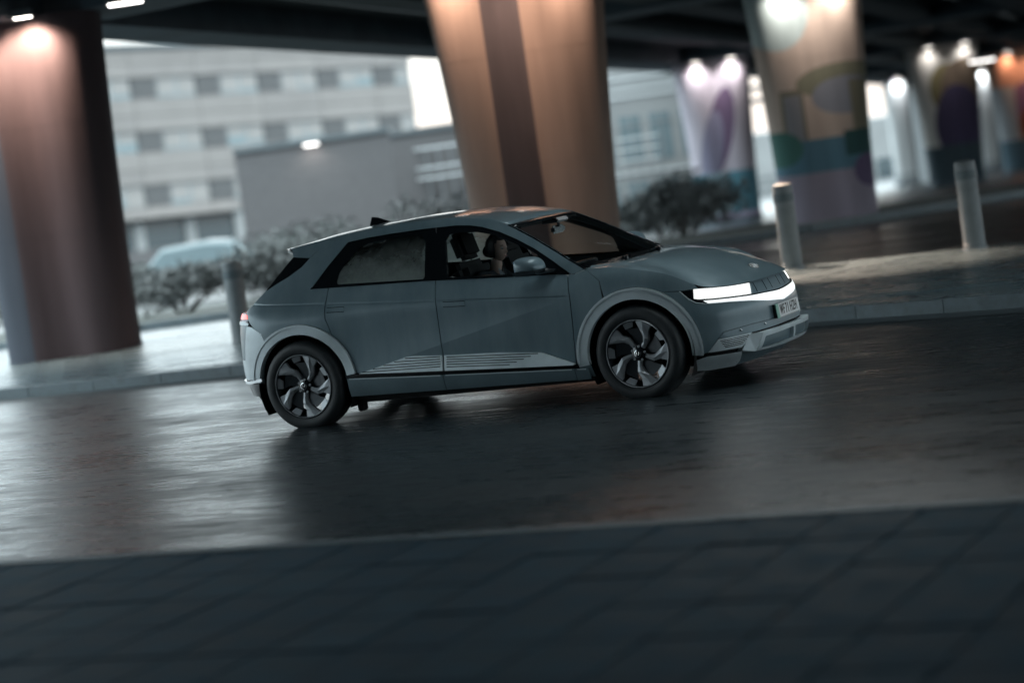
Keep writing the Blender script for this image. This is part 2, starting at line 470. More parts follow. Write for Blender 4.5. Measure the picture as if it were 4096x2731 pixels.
# ------------------------------------------------------------------ painted pillars
def mural(name, base, ops):
    """flat mural paint: ops are ('ell', cx, cz, rx, rz, colour), ('band', z0, z1, colour), ('box', x0, x1, z0, z1, colour); local x across, z up"""
    m = bpy.data.materials.new(name)
    N, L, b = nodes(m)
    b.inputs['Roughness'].default_value = .8; b.inputs['Specular IOR Level'].default_value = .2
    t = N.new('ShaderNodeTexCoord'); sx = N.new('ShaderNodeSeparateXYZ'); L.new(t.outputs['Object'], sx.inputs[0])
    def mth(op, a, c=None, d=None):
        n = N.new('ShaderNodeMath'); n.operation = op
        for i, v in enumerate((a, c, d)):
            if v is None: continue
            if isinstance(v, (int, float)): n.inputs[i].default_value = v
            else: L.new(v, n.inputs[i])
        return n.outputs[0]
    X, Z = sx.outputs[0], sx.outputs[2]
    col = None
    nz = N.new('ShaderNodeTexNoise'); nz.inputs['Scale'].default_value = 2.5; nz.inputs['Detail'].default_value = 6
    smp = N.new('ShaderNodeMapping'); smp.inputs['Scale'].default_value = (1.8, 1.8, .22); L.new(t.outputs['Object'], smp.inputs[0])
    L.new(smp.outputs[0], nz.inputs['Vector'])
    def rgb(c):
        n = N.new('ShaderNodeRGB'); n.outputs[0].default_value = (*c, 1); return n.outputs[0]
    cur = rgb(base)
    for op in ops:
        if op[0] == 'ell':
            _, cx, cz, rx, rz, c = op[:6]; sh = op[6] if len(op) > 6 else 0
            xx = mth('SUBTRACT', X, cx); zz = mth('SUBTRACT', Z, cz)
            if sh: xx = mth('SUBTRACT', xx, mth('MULTIPLY', zz, sh))
            q = mth('ADD', mth('POWER', mth('ABSOLUTE', mth('DIVIDE', xx, rx)), 2.0), mth('POWER', mth('ABSOLUTE', mth('DIVIDE', zz, rz)), 2.0))
            f = mth('LESS_THAN', q, 1.0)
        elif op[0] == 'band':
            _, z0, z1, c = op
            f = mth('MULTIPLY', mth('GREATER_THAN', Z, z0), mth('LESS_THAN', Z, z1))
        else:
            _, x0, x1, z0, z1, c = op
            f = mth('MULTIPLY', mth('MULTIPLY', mth('GREATER_THAN', Z, z0), mth('LESS_THAN', Z, z1)), mth('MULTIPLY', mth('GREATER_THAN', X, x0), mth('LESS_THAN', X, x1)))
        mx = N.new('ShaderNodeMixRGB'); L.new(f, mx.inputs[0]); L.new(cur, mx.inputs[1]); mx.inputs[2].default_value = (*c, 1)
        cur = mx.outputs[0]
    mr = N.new('ShaderNodeMapRange'); mr.inputs[1].default_value = .3; mr.inputs[2].default_value = .7; mr.inputs[3].default_value = .84; mr.inputs[4].default_value = 1.06
    L.new(nz.outputs[0], mr.inputs[0])
    mu = N.new('ShaderNodeMixRGB'); mu.blend_type = 'MULTIPLY'; mu.inputs[0].default_value = 1
    L.new(cur, mu.inputs[1]); L.new(mr.outputs[0], mu.inputs[2]); L.new(mu.outputs[0], b.inputs['Base Color'])
    n2 = N.new('ShaderNodeTexNoise'); n2.inputs['Scale'].default_value = 30; L.new(t.outputs['Object'], n2.inputs['Vector'])
    bp = N.new('ShaderNodeBump'); bp.inputs['Strength'].default_value = .2; bp.inputs['Distance'].default_value = .01
    L.new(n2.outputs[0], bp.inputs['Height']); L.new(bp.outputs[0], b.inputs['Normal'])
    return m

def section(w, d, groove, n=56):
    """twin-lobed plan of a pillar: two rounded shafts run together with a groove between them"""
    P = []
    for k in range(n):
        t = 2 * math.pi * k / n
        c, s = math.cos(t), math.sin(t)
        x = w / 2 * math.copysign(abs(c) ** .62, c)
        y = d / 2 * math.copysign(abs(s) ** .62, s)
        g = groove * math.exp(-(x / (w * .14)) ** 2)
        y -= math.copysign(min(g, abs(y)), y)
        P.append((x, y))
    return P

def pillar(x, y, wb, wt, d, groove, label, m, yaw, lamps, lcol, power, zb=None, curve=1.6, size=60):
    zb = zg(x, y) - .02 if zb is None else zb
    zt = zs(x, y) + .06
    root = empty('bridge_pillar', (x, y, zb))
    root.rotation_euler.z = yaw
    tag(root, label, 'pillar', 'painted pillars under the flyover')
    h = zt - zb
    rings = []
    for k in range(15):
        f = k / 14
        w = wb + (wt - wb) * f ** curve
        rings.append([(px, py, .14 + (h - .14) * f) for px, py in section(w, d * (.82 + .18 * w / wt), groove)])
    mb = MB(); n = len(rings[0])
    mb.add([q for r in rings for q in r], [(i * n + k, i * n + (k + 1) % n, (i + 1) * n + (k + 1) % n, (i + 1) * n + k) for i in range(14) for k in range(n)])
    mb.build('shaft', m, root, smooth=50, fix=True)
    pl = [(px * 1.0, py * 1.0) for px, py in section(wb + .06, d * .86 + .06, groove)]
    MB().prism(pl, 0, .15).build('plinth', M['beam'], root, fix=True)
    # horizontal pour joints, proud by a hair
    for f in (.36, .68):
        w = (wb + (wt - wb) * f ** curve)
        sec = section(w + .003, d * (.82 + .18 * w / wt) + .003, groove)
        MB().prism(sec, .14 + (h - .14) * f, .14 + (h - .14) * f + .006).build('pour_joint', m, root, fix=True)
    for (lx, ly) in lamps:
        fl = empty('floodlight', (0, 0, 0)); tag(fl, None)
        Mz = Matrix.Rotation(yaw, 3, 'Z')
        q = Mz @ Vector((lx, ly, 0))
        fl.location = (x + q.x, y + q.y, zt - .04); fl.rotation_euler.z = yaw
        MB().box((0, 0, .06), (.26, .16, .10)).build('housing', M['metal'], fl, bevel=.01)
        MB().box((0, 0, .002), (.22, .12, .012)).build('lens', M['lamp_on'], fl)
        MB().box((0, .10, .10), (.05, .2, .03)).build('bracket', M['black'], fl)
        ld = bpy.data.lights.new('pillar_light', 'SPOT'); ld.energy = power; ld.color = lcol; ld.spot_size = math.radians(size); ld.spot_blend = .7; ld.shadow_soft_size = .08
        lo = bpy.data.objects.new('pillar_light', ld); COL.objects.link(lo); lo.parent = fl
        lo.location = (0, 0, -.03)
        if ly > -.5: ld.spot_size = math.radians(30); ld.energy = 8000
        aim = Vector((0, .5, -1)) if ly < -.5 else Vector((1.9, -3.6, -4.3)); lo.rotation_euler = aim.to_track_quat('-Z', 'Y').to_euler()
        yield fl

VY = math.atan2(fh.y, fh.x) - math.pi / 2      # face the road the camera stands beside
SALMON = (.50, .27, .20)
mural_L = mural('salmon_with_sky_tint', (.085, .066, .072), [('box', -2, -.42, -1, 9, (.075, .085, .105))])  # left strip carries the bluish sky light of that side in its colour
mural_C = mural('terracotta_with_shade', (.29, .215, .18), [('box', -.47, .02, -1, 9, (.085, .072, .078))])  # dark middle strip is the shade between the lamp pools, painted in
mural_R1 = mural('mural_lilac', (.52, .48, .54), [('ell', -.02, 2.55, .36, 1.15, (.17, .12, .20), .24), ('ell', -.3, 2.1, .3, 1.0, (.30, .29, .40), .2), ('band', -1, 1.42, (.10, .24, .30)), ('box', -.62, .05, -1, 1.42, (.32, .46, .52)), ('band', -1, .3, (.36, .32, .42))])
mural_R2 = mural('mural_arches', (.50, .40, .34), [('ell', -.62, 4.0, .62, .72, (.42, .50, .50)), ('ell', .5, 2.62, .9, .32, (.235, .23, .165)), ('ell', .48, 2.35, .62, .34, (.28, .29, .33)), ('box', -.72, -.3, 1.5, 2.55, (.22, .20, .15)), ('box', -.66, -.36, 1.5, 2.45, (.26, .26, .28)), ('box', .55, 1.2, 1.5, 2.6, (.24, .225, .165)), ('band', -1, 1.62, (.10, .20, .26)), ('ell', -.82, 1.5, .4, .32, (.07, .17, .15)), ('box', .35, .85, 1.25, 1.7, (.04, .10, .10)), ('band', -1, 1.02, (.30, .27, .33)), ('ell', .75, .95, .3, .3, (.14, .11, .19))])
mural_R3 = mural('mural_ochre', (.52, .50, .47), [('ell', -.05, 3.1, .6, .8, (.20, .17, .09)), ('ell', .5, 3.0, .8, 1.0, (.16, .12, .09)), ('ell', .2, 1.9, .8, 1.3, (.06, .05, .10)), ('band', -1, 1.3, (.05, .075, .09))])
mural_R4 = mural('mural_orange', (.50, .30, .22), [('ell', .1, 2.4, .6, .9, (.20, .12, .22)), ('box', -2, -.3, -1, 3.2, (.38, .40, .42)), ('ell', .6, 1.7, .9, .8, (.24, .08, .05)), ('band', -1, 1.2, (.08, .13, .16))])
FL = []
def lamps_label(gen, labels):
    for fl, lb in zip(gen, labels):
        tag(fl, lb, 'floodlight', 'floodlights at the pillar heads'); FL.append(fl)
WARM = (1, .71, .54); COOL = (.92, .96, 1)
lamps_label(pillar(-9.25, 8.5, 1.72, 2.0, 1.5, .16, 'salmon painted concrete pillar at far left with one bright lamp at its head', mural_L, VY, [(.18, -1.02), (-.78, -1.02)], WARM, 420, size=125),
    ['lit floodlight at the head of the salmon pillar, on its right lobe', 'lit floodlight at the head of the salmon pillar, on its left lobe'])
lamps_label(pillar(-3.0, 10.5, 1.85, 2.45, 1.5, .22, 'large terracotta pillar with shade painted down its middle right behind the moving car', mural_C, VY, [(.55, -1.08), (-.95, -1.08), (1.45, .1)], WARM, 260, size=125),
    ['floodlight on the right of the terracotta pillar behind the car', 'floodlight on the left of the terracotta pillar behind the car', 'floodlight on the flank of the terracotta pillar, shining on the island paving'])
lamps_label(pillar(-13.3, 44.2, 1.68, 2.1, 1.4, .14, 'lilac and teal pillar with a dark purple leaf shape painted on it', mural_R1, VY, [(.48, -.95), (-.48, -.95)], (1, .93, .92), 80, size=120),
    ['right one of two white floodlights above the lilac and teal pillar', 'left one of two white floodlights above the lilac and teal pillar'])
lamps_label(pillar(-3.85, 24.5, 1.72, 2.15, 1.4, .12, 'pillar with pale arches, a teal band and a mauve foot', mural_R2, VY, [(.48, -.95), (-.48, -.95)], (1, .90, .82), 110, size=120),
    ['right floodlight over the pillar with arches and mauve foot', 'left floodlight over the pillar with arches and mauve foot'])
lamps_label(pillar(-10.6, 57.8, 1.72, 2.3, 1.4, .14, 'dark pillar with ochre and navy shapes, third from the right edge', mural_R3, VY, [(.58, -.95), (-.58, -.95)], (1, .96, .92), 40, size=110),
    ['right floodlight above the ochre and navy pillar', 'left floodlight above the ochre and navy pillar'])
lamps_label(pillar(-11.7, 71.7, 1.8, 2.3, 1.4, .14, 'orange headed pillar cut by the right edge of the view', mural_R4, VY, [(.55, -.95), (-.45, -.95)], (1, .55, .35), 80, size=110),
    ['right floodlight on the orange headed pillar', 'left floodlight on the orange headed pillar'])

mural_W = mural('mural_white', (.62, .64, .64), [('band', -1, .5, (.4, .42, .43))])
lamps_label(pillar(-18.83, 79.8, .95, 1.0, .9, .0, 'slim white pillar beside the ochre and navy pillar, lit from above', mural_W, VY, [(.0, -.72)], COOL, 120, size=120),
    ['floodlight over the slim white pillar beside the ochre one'])
lamps_label(pillar(-16.7, 85.3, .85, .95, .9, .0, 'slim white pillar left of the orange headed pillar', mural_W, VY, [(.0, -.72)], COOL, 120, size=120),
    ['floodlight over the slim white pillar by the orange headed one'])

# strip lamps under the deck
def strip(loc, yaw, ln, label):
    r = empty('strip_lamp', loc); r.rotation_euler.z = yaw
    MB().box((0, 0, .05), (ln + .06, .14, .06)).build('housing', M['metal'], r, bevel=.008)
    MB().box((0, 0, 0), (ln, .09, .04)).build('tube', M['tube_on'], r, bevel=.008)
    tag(r, label, 'lamp', 'strip lamps under the flyover')
strip((-6.3, 6.6, 4.40), VY, .42, 'lit strip lamp under the deck just right of the salmon pillar')
strip((-7.8, 51.9, 2.42), VY, .75, 'small lit strip lamp under the deck near the orange headed pillar')

# ------------------------------------------------------------------ bollards
def bollard(x, y, label, h=1.03):
    r = empty('bollard', (x, y, .112 if y < BACK else zg(x, y)))
    tag(r, label, 'bollard', 'grey bollards along the back of the island')
    mb = MB().lathe([(.13, 0), (.13, .06), (.125, .065), (.12, h - .06), (.115, h - .02), (.06, h), (0, h + .005)], 24, 'z')
    mb.build('post', M['post'], r, smooth=30, fix=True)
    MB().lathe([(.119, h - .22), (.127, h - .22), (.127, h - .12), (.119, h - .12)], 24, 'z', close=True).build('band', M['kerb'], r, smooth=30)
    MB().lathe([(.15, 0), (.15, .015), (.13, .02)], 24, 'z').build('base_plate', M['metal'], r, smooth=30)
bollard(2.84, 9.55, 'grey bollard standing clear at the far right of the island')
bollard(.60, 9.55, 'grey bollard just beyond the car bonnet and headlights')
bollard(-5.83, 7.3, 'grey bollard behind the rear of the moving car')

# ------------------------------------------------------------------ buildings
M['clad'] = mat('pale_cladding', (.265, .245, .235), .5, var=.08, scale=.7)
M['clad_b'] = mat('pale_cladding_b', (.248, .23, .222), .5, var=.08, scale=.7)
M['louvre'] = mat('grey_louvre', (.125, .125, .127), .5, var=.15, scale=2, stretch=(1, 1, 8))
M['blind'] = mat('window_blind', (.31, .295, .285), .4, var=.05, scale=1)
M['pane'] = mat('dark_pane', (.05, .075, .085), .12, spec=.7)
M['pane_g'] = mat('grey_pane', (.20, .26, .28), .2, spec=.6)
M['frame'] = mat('window_frame_metal', (.35, .37, .38), .4, .3)
M['brick'] = mat('grey_brick', (.135, .13, .133), .8, var=.2, scale=6, stretch=(1, 1, 6), bump=.3, bscale=30)
M['roofc'] = mat('dark_fascia', (.12, .14, .15), .6)
M['pale'] = mat('pale_render', (.31, .315, .315), .7, var=.12, scale=.5)
M['rail'] = mat('white_rail', (.75, .77, .78), .4)

def frame_obj(name, O, u, v, parent=None):
    n = u.cross(v)
    o = empty(name)
    o.matrix_world = Matrix(((u.x, -n.x, v.x, O.x), (u.y, -n.y, v.y, O.y), (u.z, -n.z, v.z, O.z), (0, 0, 0, 1)))
    return o   # local x along, y outwards reversed (into the wall is -y... see below), z up

def office():
    k = 1.3333
    dirO = (Vector((-51.38811629, 69.34948824, 1.2023369)) - CAM) * k + CAM
    u = Vector((.29988687, .9530585, -.04180152)).normalized(); v = Vector((-.00930088, .04673715, .99886392))
    v = (v - u * v.dot(u)).normalized()
    o = frame_obj('office_building', dirO, u, v)
    # local axes: x = u, z = v, y = -u x v ; the street side is where the camera is
    toward = (CAM - dirO).dot(-(u.cross(v)))
    sg = 1 if toward > 0 else -1
    tag(o, 'long pale office building with bands of windows beyond the flyover', 'building')
    U0, U1 = -14 * k, 19.15 * k
    def bx(x0, x1, z0, z1, y0, y1, name, m, par=None, bev=0):
        c = ((x0 + x1) / 2, sg * (y0 + y1) / 2, (z0 + z1) / 2)
        return MB().box(c, (x1 - x0, abs(y1 - y0), z1 - z0)).build(name, m, par or o, bevel=bev)
    bx(U0, U1, -5.5 * k, 7.35 * k, -14, -.25, 'wall', M['clad_b'])
    bx(U0 - .2, U1 + .2, 7.35 * k, 7.6 * k, -14.2, .2, 'roof_edge', M['roofc'])
    bands = [(6.08, 5.15), (3.69, 2.76), (1.29, .34)]
    solid = [(7.35, 6.77), (6.77, 6.08), (5.15, 4.39), (4.39, 3.69), (2.76, 1.97), (1.97, 1.29), (.34, -.10)]
    dark = [-13.13 + 3.72 * i for i in range(9)]
    joints = [-14] + [d - .0 for d in dark] + [19.15]
    for (zt, zb) in solid:
        for i in range(len(joints) - 1):
            bx(joints[i] * k + .02, joints[i + 1] * k - .02, zb * k + .02, zt * k - .02, -.25, .02 + random.uniform(0, .012), 'cladding_panel', random.choice([M['clad'], M['clad'], M['clad_b']]))
    for bi, (zt, zb) in enumerate(bands):
        for d in dark:
            a0, a1 = d * k, (d + 1.42) * k
            w = bx(a0 + .03, a1 - .03, zb * k + .02, zt * k - .02, -.25, -.10, 'louvre_panel', M['louvre'])
            for q in range(5):
                zq = zb * k + (zt - zb) * k * (q + .5) / 5
                bx(a0 + .05, a1 - .05, zq - .06, zq + .06, -.10, -.05, 'slat', M['louvre'], w)
            b0, b1 = a1, (d + 3.72) * k
            if b1 > U1: b1 = (d + 2.6) * k if d * k + 3 < U1 else U1 - .3
            if b0 > U1: continue
            w = bx(b0 + .03, b1 - .03, zb * k + .02, zt * k - .02, -.25, -.16, 'window', M['frame'])
            nb = 2
            for q in range(nb):
                c0 = b0 + (b1 - b0) * q / nb + .08; c1 = b0 + (b1 - b0) * (q + 1) / nb - .08
                lift = random.choice([.62, .62, .7, .35, .55])
                bx(c0, c1, zb * k + .08, zt * k - .08, -.16, -.13, 'pane', M['pane_g'], w)
                bx(c0 + .02, c1 - .02, zt * k - .1 - lift * (zt - zb) * k * 1.3 * .95, zt * k - .1, -.13, -.12, 'blind', M['blind'], w)
    # ledge and ground floor
    bx(U0, 6.6 * k, -.20 * k, -.10 * k, -.25, .75, 'canopy_ledge', M['clad'])
    bx(U0, U1, -.34 * k, -.20 * k, -.25, .02, 'fascia', M['roofc'])
    for i in range(9):
        a = (-13.1 + 2.9 * i) * k
        w = bx(a, a + 2.3 * k, -1.55 * k, -.36 * k, -.25, -.18, 'shop_window', M['pane'])
        bx(a, a + 2.3 * k, -.98 * k, -.93 * k, -.18, -.13, 'transom', M['roofc'], w)
        bx(a + 2.32 * k, a + 2.88 * k, -2.4 * k, -.34 * k, -.25, .0, 'pier', M['pale'])
    bx(U0, U1, -5.4 * k, -1.57 * k, -.25, .02, 'base_wall', M['brick'])
office()

def wall_box(root, p0, p1, z0, z1, depth, name, m, off=0.):
    """upright box whose front face runs from p0 to p1 (plan points, left to right as the camera sees them)"""
    a, b = Vector((p0[0], p0[1], 0)), Vector((p1[0], p1[1], 0))
    d = (b - a).normalized(); n = Vector((-d.y, d.x, 0))
    if n.dot(Vector((fh.x, fh.y, 0))) < 0: n = -n
    a2, b2 = a - n * off, b - n * off
    P = [a2, b2, b2 + n * depth, a2 + n * depth]
    zt = z1 if isinstance(z1, tuple) else (z1, z1)
    vs = [(q.x, q.y, z0) for q in P] + [(P[0].x, P[0].y, zt[0]), (P[1].x, P[1].y, zt[1]), (P[2].x, P[2].y, zt[1]), (P[3].x, P[3].y, zt[0])]
    return MB().add(vs, [(3, 2, 1, 0), (4, 5, 6, 7), (0, 1, 5, 4), (1, 2, 6, 5), (2, 3, 7, 6), (3, 0, 4, 7)]).build(name, m, root, fix=True)

def lerp2(a, b, t): return (a[0] + (b[0] - a[0]) * t, a[1] + (b[1] - a[1]) * t)

def pump_house():
    r = empty('brick_building', (-26, 43, -1.2)); r.location = (0, 0, 0)
    tag(r, 'small grey brick building with a lit wall lamp in front of the offices', 'building')
    A, B, C = (-27.64, 42.1), (-23.55, 44.2), (-20.2, 52)
    wall_box(r, A, B, -2.2, 2.86, 5, 'wall', M['brick'])
    wall_box(r, A, B, 2.862, 3.0, 5.1, 'roof_edge', M['roofc'], .12)
    wall_box(r, B, C, -2.2, 2.70, 4, 'side_wall', M['brick'])
    wall_box(r, B, C, 2.702, 2.82, 4.1, 'roof_edge', M['roofc'], .08)
    # projecting brick courses
    for i in range(24):
        z = -1.1 + i * .16
        wall_box(r, lerp2(A, B, .004), lerp2(A, B, .996), z, z + .13, .05, 'brick_course', M['brick'], .012)
    l = empty('wall_lamp', (0, 0, 0)); l.location = (0, 0, 0)
    tag(l, 'lit lamp at the eaves of the grey brick building', 'lamp')
    p0, p1 = lerp2(A, B, .45), lerp2(A, B, .55)
    wall_box(l, p0, p1, 2.84, 2.96, .16, 'housing', M['metal'], .33)
    wall_box(l, lerp2(p0, p1, .05), lerp2(p0, p1, .95), 2.78, 2.838, .12, 'lens', M['tube_on'], .32)
    ld = bpy.data.lights.new('wall_lamp_light', 'SPOT'); ld.energy = 16; ld.color = (1, .93, .86); ld.spot_size = math.radians(130); ld.spot_blend = .6; ld.shadow_soft_size = .15
    lo = bpy.data.objects.new('wall_lamp_light', ld); COL.objects.link(lo); lo.parent = l
    m_ = lerp2(p0, p1, .5)
    lo.location = (m_[0] - fh.x * .45 , m_[1] - fh.y * .45, 2.74)
    lo.rotation_euler = Vector((fh.x * .5, fh.y * .5, -1)).to_track_quat('-Z', 'Y').to_euler()
pump_house()

def annex():
    r = empty('annex_building', (0, 0, 0))
    tag(r, 'flat grey annex with white rails seen on both sides of the terracotta pillar', 'building')
    A, B = (-23.9, 46.3), (-15.7, 50.2)
    wall_box(r, A, lerp2(A, B, .3), -2.6, 2.88, 6, 'low_wall', M['brick'])
    wall_box(r, lerp2(A, B, .3), B, -2.6, 5.2, 6, 'wall', M['pale'])
    for z in (3.4, 3.1, 2.85, .55):
        wall_box(r, lerp2(A, B, .301), B, z, z + .06, .08, 'string_course', M['rail'], .05)
    for i, t in enumerate((.07, .16, .25, .42, .52, .62, .72, .82, .92)):
        p, q = lerp2(A, B, t - .034), lerp2(A, B, t + .034)
        for z0, z1 in ((.9, 2.3), (-1.0, .3)):
            w = wall_box(r, p, q, z0, z1, .08, 'window', M['pane_g'], .02)
            wall_box(w, lerp2(p, q, .46), lerp2(p, q, .54), z0, z1, .04, 'frame', M['frame'], .045)
            wall_box(w, p, q, z1 - .3, z1 - .24, .04, 'frame', M['frame'], .05)
    f = empty('white_railing', (0, 0, 0))
    tag(f, 'white horizontal railing bars in front of the grey annex', 'railing')
    off = 1.5
    for (t0, t1, zz) in ((0.0, .16, (1.62, 1.32, 2.2)), (.66, .80, (1.62, 1.30, .98))):
        for z in zz:
            wall_box(f, lerp2(A, B, t0), lerp2(A, B, t1), z, z + .05, .05, 'rail_bar', M['rail'], off)
        for t in np.linspace(t0, t1, 5):
            wall_box(f, lerp2(A, B, t - .002), lerp2(A, B, t + .002), -1.6, max(zz) + .05, .05, 'rail_post', M['metal'], off - .052)
annex()

def far_blocks():
    r = empty('pale_warehouse', (0, 0, 0))
    tag(r, 'pale low warehouse far off between the lilac pillar and the arched pillar', 'building')
    A, B = (-43.0, 123.8), (-39.6, 125.5)
    wall_box(r, A, B, -6, .26, 8, 'wall', M['pale'])
    for i in range(5):
        wall_box(r, lerp2(A, B, .02), lerp2(A, B, .98), -4.6 + i * .5, -4.5 + i * .5, .1, 'cladding_rib', M['roofc'], .06)
    r2 = empty('glazed_warehouse', (0, 0, 0))
    tag(r2, 'pale far building with dark windows right of the arched pillar', 'building')
    A, B = (-36.6, 126.9), (-31.8, 129.2)
    wall_box(r2, A, B, -6.5, .2, 8, 'wall', M['pale'])
    for (t0, t1, z0, z1) in ((.04, .30, -3.9, -2.4), (.34, .62, -3.5, -2.4), (.34, .62, -4.0, -3.62), (.66, .95, -3.9, -2.5)):
        w = wall_box(r2, lerp2(A, B, t0), lerp2(A, B, t1), z0, z1, .1, 'window', M['pane'], .04)
        wall_box(w, lerp2(A, B, t0), lerp2(A, B, t1), (z0 + z1) / 2, (z0 + z1) / 2 + .1, .05, 'frame', M['frame'], .08)
    r3 = empty('louvre_screen', (0, 0, 0))
    tag(r3, 'dark horizontal louvre bars against the sky beside the arched pillar', 'screen')
    A, B = (-18.7, 59.95), (-16.9, 60.85)
    for i, (z0, z1) in enumerate(((2.62, 2.74), (2.50, 2.55), (2.14, 2.30))):
        wall_box(r3, A, B, z0, z1, .12, 'louvre_bar', M['roofc'])
    for t in (0, .98):
        wall_box(r3, lerp2(A, B, t), lerp2(A, B, t + .02), zg(-17, 61), 3.2, .12, 'louvre_post', M['roofc'], -.125)
    # second terrace on the camera's right, dark and far
    r6 = empty('dark_warehouse', (0, 0, 0))
    tag(r6, 'dark warehouse wall under the far end of the flyover at right', 'building')
    A, B = (-19.2, 85.2), (-2, 93.5)
    wall_box(r6, A, B, -5, 4.5, 10, 'wall', M['roofc'])
    for i in range(8):
        t = .05 + i * .115
        w = wall_box(r6, lerp2(A, B, t), lerp2(A, B, t + .08), -2.3, .3, .1, 'roller_door', M['louvre'], .04)
        for q in range(6):
            wall_box(w, lerp2(A, B, t + .002), lerp2(A, B, t + .078), -2.2 + q * .42, -1.9 + q * .42, .05, 'door_slat', M['louvre'], .06)
far_blocks()

def added_front():
    # unseen frontage added behind the viewpoint to darken the car's flank
    r = empty('added_frontage', (0, 0, 0))
    tag(r, 'long dark brick frontage along the near pavement, behind the viewpoint', 'building')
    m = mat('shading_brick', (.05, .055, .06), .8, var=.3, scale=5)
    MB().box((9, -27, 4.0), (62, 6, 8.2)).build('wall', m, r)
    MB().box((9, -27, 8.25), (62.6, 6.6, .28)).build('coping', M['roofc'], r)
    for i in range(10):
        x = -19 + i * 6
        w = MB().box((x, -23.95, 2.2), (2.6, .12, 2.2)).build('window', M['pane'], r)
        MB().box((x, -23.87, 2.2), (.08, .06, 2.2)).build('frame', M['frame'], w)
        MB().box((x, -23.9, 1.02), (2.9, .3, .12)).build('sill', M['roofc'], w)
added_front()

# ------------------------------------------------------------------ hedge shrubs
def shrub(x, y, rx, ry, h, label, m, n=3000):
    r = empty('shrub', (x, y, zg(x, y) + .08))
    tag(r, label, 'shrub', 'dark shrubs planted along the verge')
    rg = random.Random(int((x * 31 + y * 17) * 100))
    lobes = [(rg.uniform(-.6, .6) * rx, rg.uniform(-.6, .6) * ry, rg.uniform(.35, .78) * h, rg.uniform(.3, .5)) for _ in range(11)]
    vs, fs = [], []
    for i in range(n):
        lx, ly, lz, lr = rg.choice(lobes)
        d = Vector((rg.gauss(0, 1), rg.gauss(0, 1), rg.gauss(0, 1))).normalized() * lr * rg.uniform(.55, 1.08)
        c = Vector((lx + d.x * rx * 1.1, ly + d.y * ry * 1.1, max(.04, lz + d.z * h * .75)))
        a = Vector((rg.gauss(0, 1), rg.gauss(0, 1), rg.gauss(0, 1))).normalized()
        b = a.cross(Vector((rg.gauss(0, 1), rg.gauss(0, 1), rg.gauss(0, 1)))).normalized()
        s = rg.uniform(.03, .075)
        k = len(vs)
        vs += [c - a * s, c + b * s * .5, c + a * s, c - b * s * .5]; fs.append((k, k + 1, k + 2, k + 3))
    MB().add(vs, fs).build('foliage', m, r)
    mb = MB()
    for i in range(5):
        q = lobes[i]; mb.tube([(0, 0, -.1), (q[0] * .5, q[1] * .5, q[2] * .5), (q[0], q[1], q[2])], [.035, .025, .012], 6)
    mb.build('stems', M['wood'], r)
SH = [(-15.9, 18.6, 1.3, .9, 1.05, 'low round shrub nearest the salmon pillar'), (-14.2, 18.4, 1.4, .9, .95, 'low dark shrub in front of the parked silver car'), (-12.4, 18.9, 1.4, .9, 1.1, 'dark shrub behind the spoiler of the moving car'),
      (-13.9, 22.4, 1.6, 1.0, 1.35, 'tall dark shrub right of the parked silver car'), (-11.9, 23.6, 1.6, 1.0, 1.45, 'tall ragged shrub below the grey brick building'), (-10.2, 24.9, 1.6, 1.0, 1.5, 'tall shrub above the roof aerial of the car'),
      (-9.3, 29.6, 1.7, 1.1, 1.05, 'dense shrub just right of the terracotta pillar'), (-9.9, 32.2, 1.7, 1.1, 1.1, 'dense shrub beside the foot of the lilac pillar'), (-7.9, 27.4, 1.6, 1.1, 1.3, 'shrub half behind the terracotta pillar foot'),
      (-18.0, 19.5, 1.5, 1.0, 1.1, 'shrub hidden half behind the salmon pillar')]
for i, s in enumerate(SH): shrub(*s, M['leaf'] if i % 3 else M['leaf_b'])

# ------------------------------------------------------------------ parked car beyond the verge
def parked():
    x, y = -23.4, 34.0
    r = empty('parked_car', (x, y, zg(x, y) + .01)); r.rotation_euler.z = math.radians(24)
    tag(r, 'parked silver hatchback half hidden by the low shrubs', 'car')
    body = mat('silver_paint', (.16, .17, .175), .5, .2)
    def loft(prof_l, hw, name, m, top=None):
        P = []
        for yy, sc in ((-hw, .94), (-hw * .92, 1), (hw * .92, 1), (hw, .94)):
            P.append([(px * (1 if sc == 1 else .985), yy, .3 + (pz - .3) * sc) for px, pz in prof_l] )
        mb = MB(); n = len(prof_l)
        mb.add([q for w in P for q in w], [(i * n + k, i * n + (k + 1) % n, (i + 1) * n + (k + 1) % n, (i + 1) * n + k) for i in range(3) for k in range(n)] + [tuple(range(n)), tuple(range(4 * n - 1, 3 * n - 1, -1))])
        return mb.build(name, m, r, smooth=35, fix=True)
    loft([(-2.05, .3), (-2.1, .6), (-2.0, .92), (-1.2, .98), (1.0, .95), (1.9, .82), (2.1, .6), (2.05, .3)], .88, 'body', body)
    loft([(-1.85, .95), (-1.35, 1.44), (-.2, 1.5), (.35, 1.44), (1.15, .95)], .72, 'cabin', M['pane_g'])
    loft([(-1.38, 1.445), (-.2, 1.515), (.36, 1.45), (.2, 1.47), (-.2, 1.5), (-1.3, 1.43)], .70, 'roof', body)
    for wx in (-1.3, 1.3):
        for s in (-1, 1):
            w = MB().lathe([(.31, -.1), (.31, .1), (.2, .1), (.2, -.1)], 24, 'y', (wx, s * .8, .31), True).build('wheel', M['black'], r, smooth=40)
            MB().lathe([(.2, -.09), (.05, -.1), (.0, -.1)], 16, 'y', (wx, s * .8 + (0 if s < 0 else .19), .31)).build('rim', M['metal'], w, smooth=40)
parked()
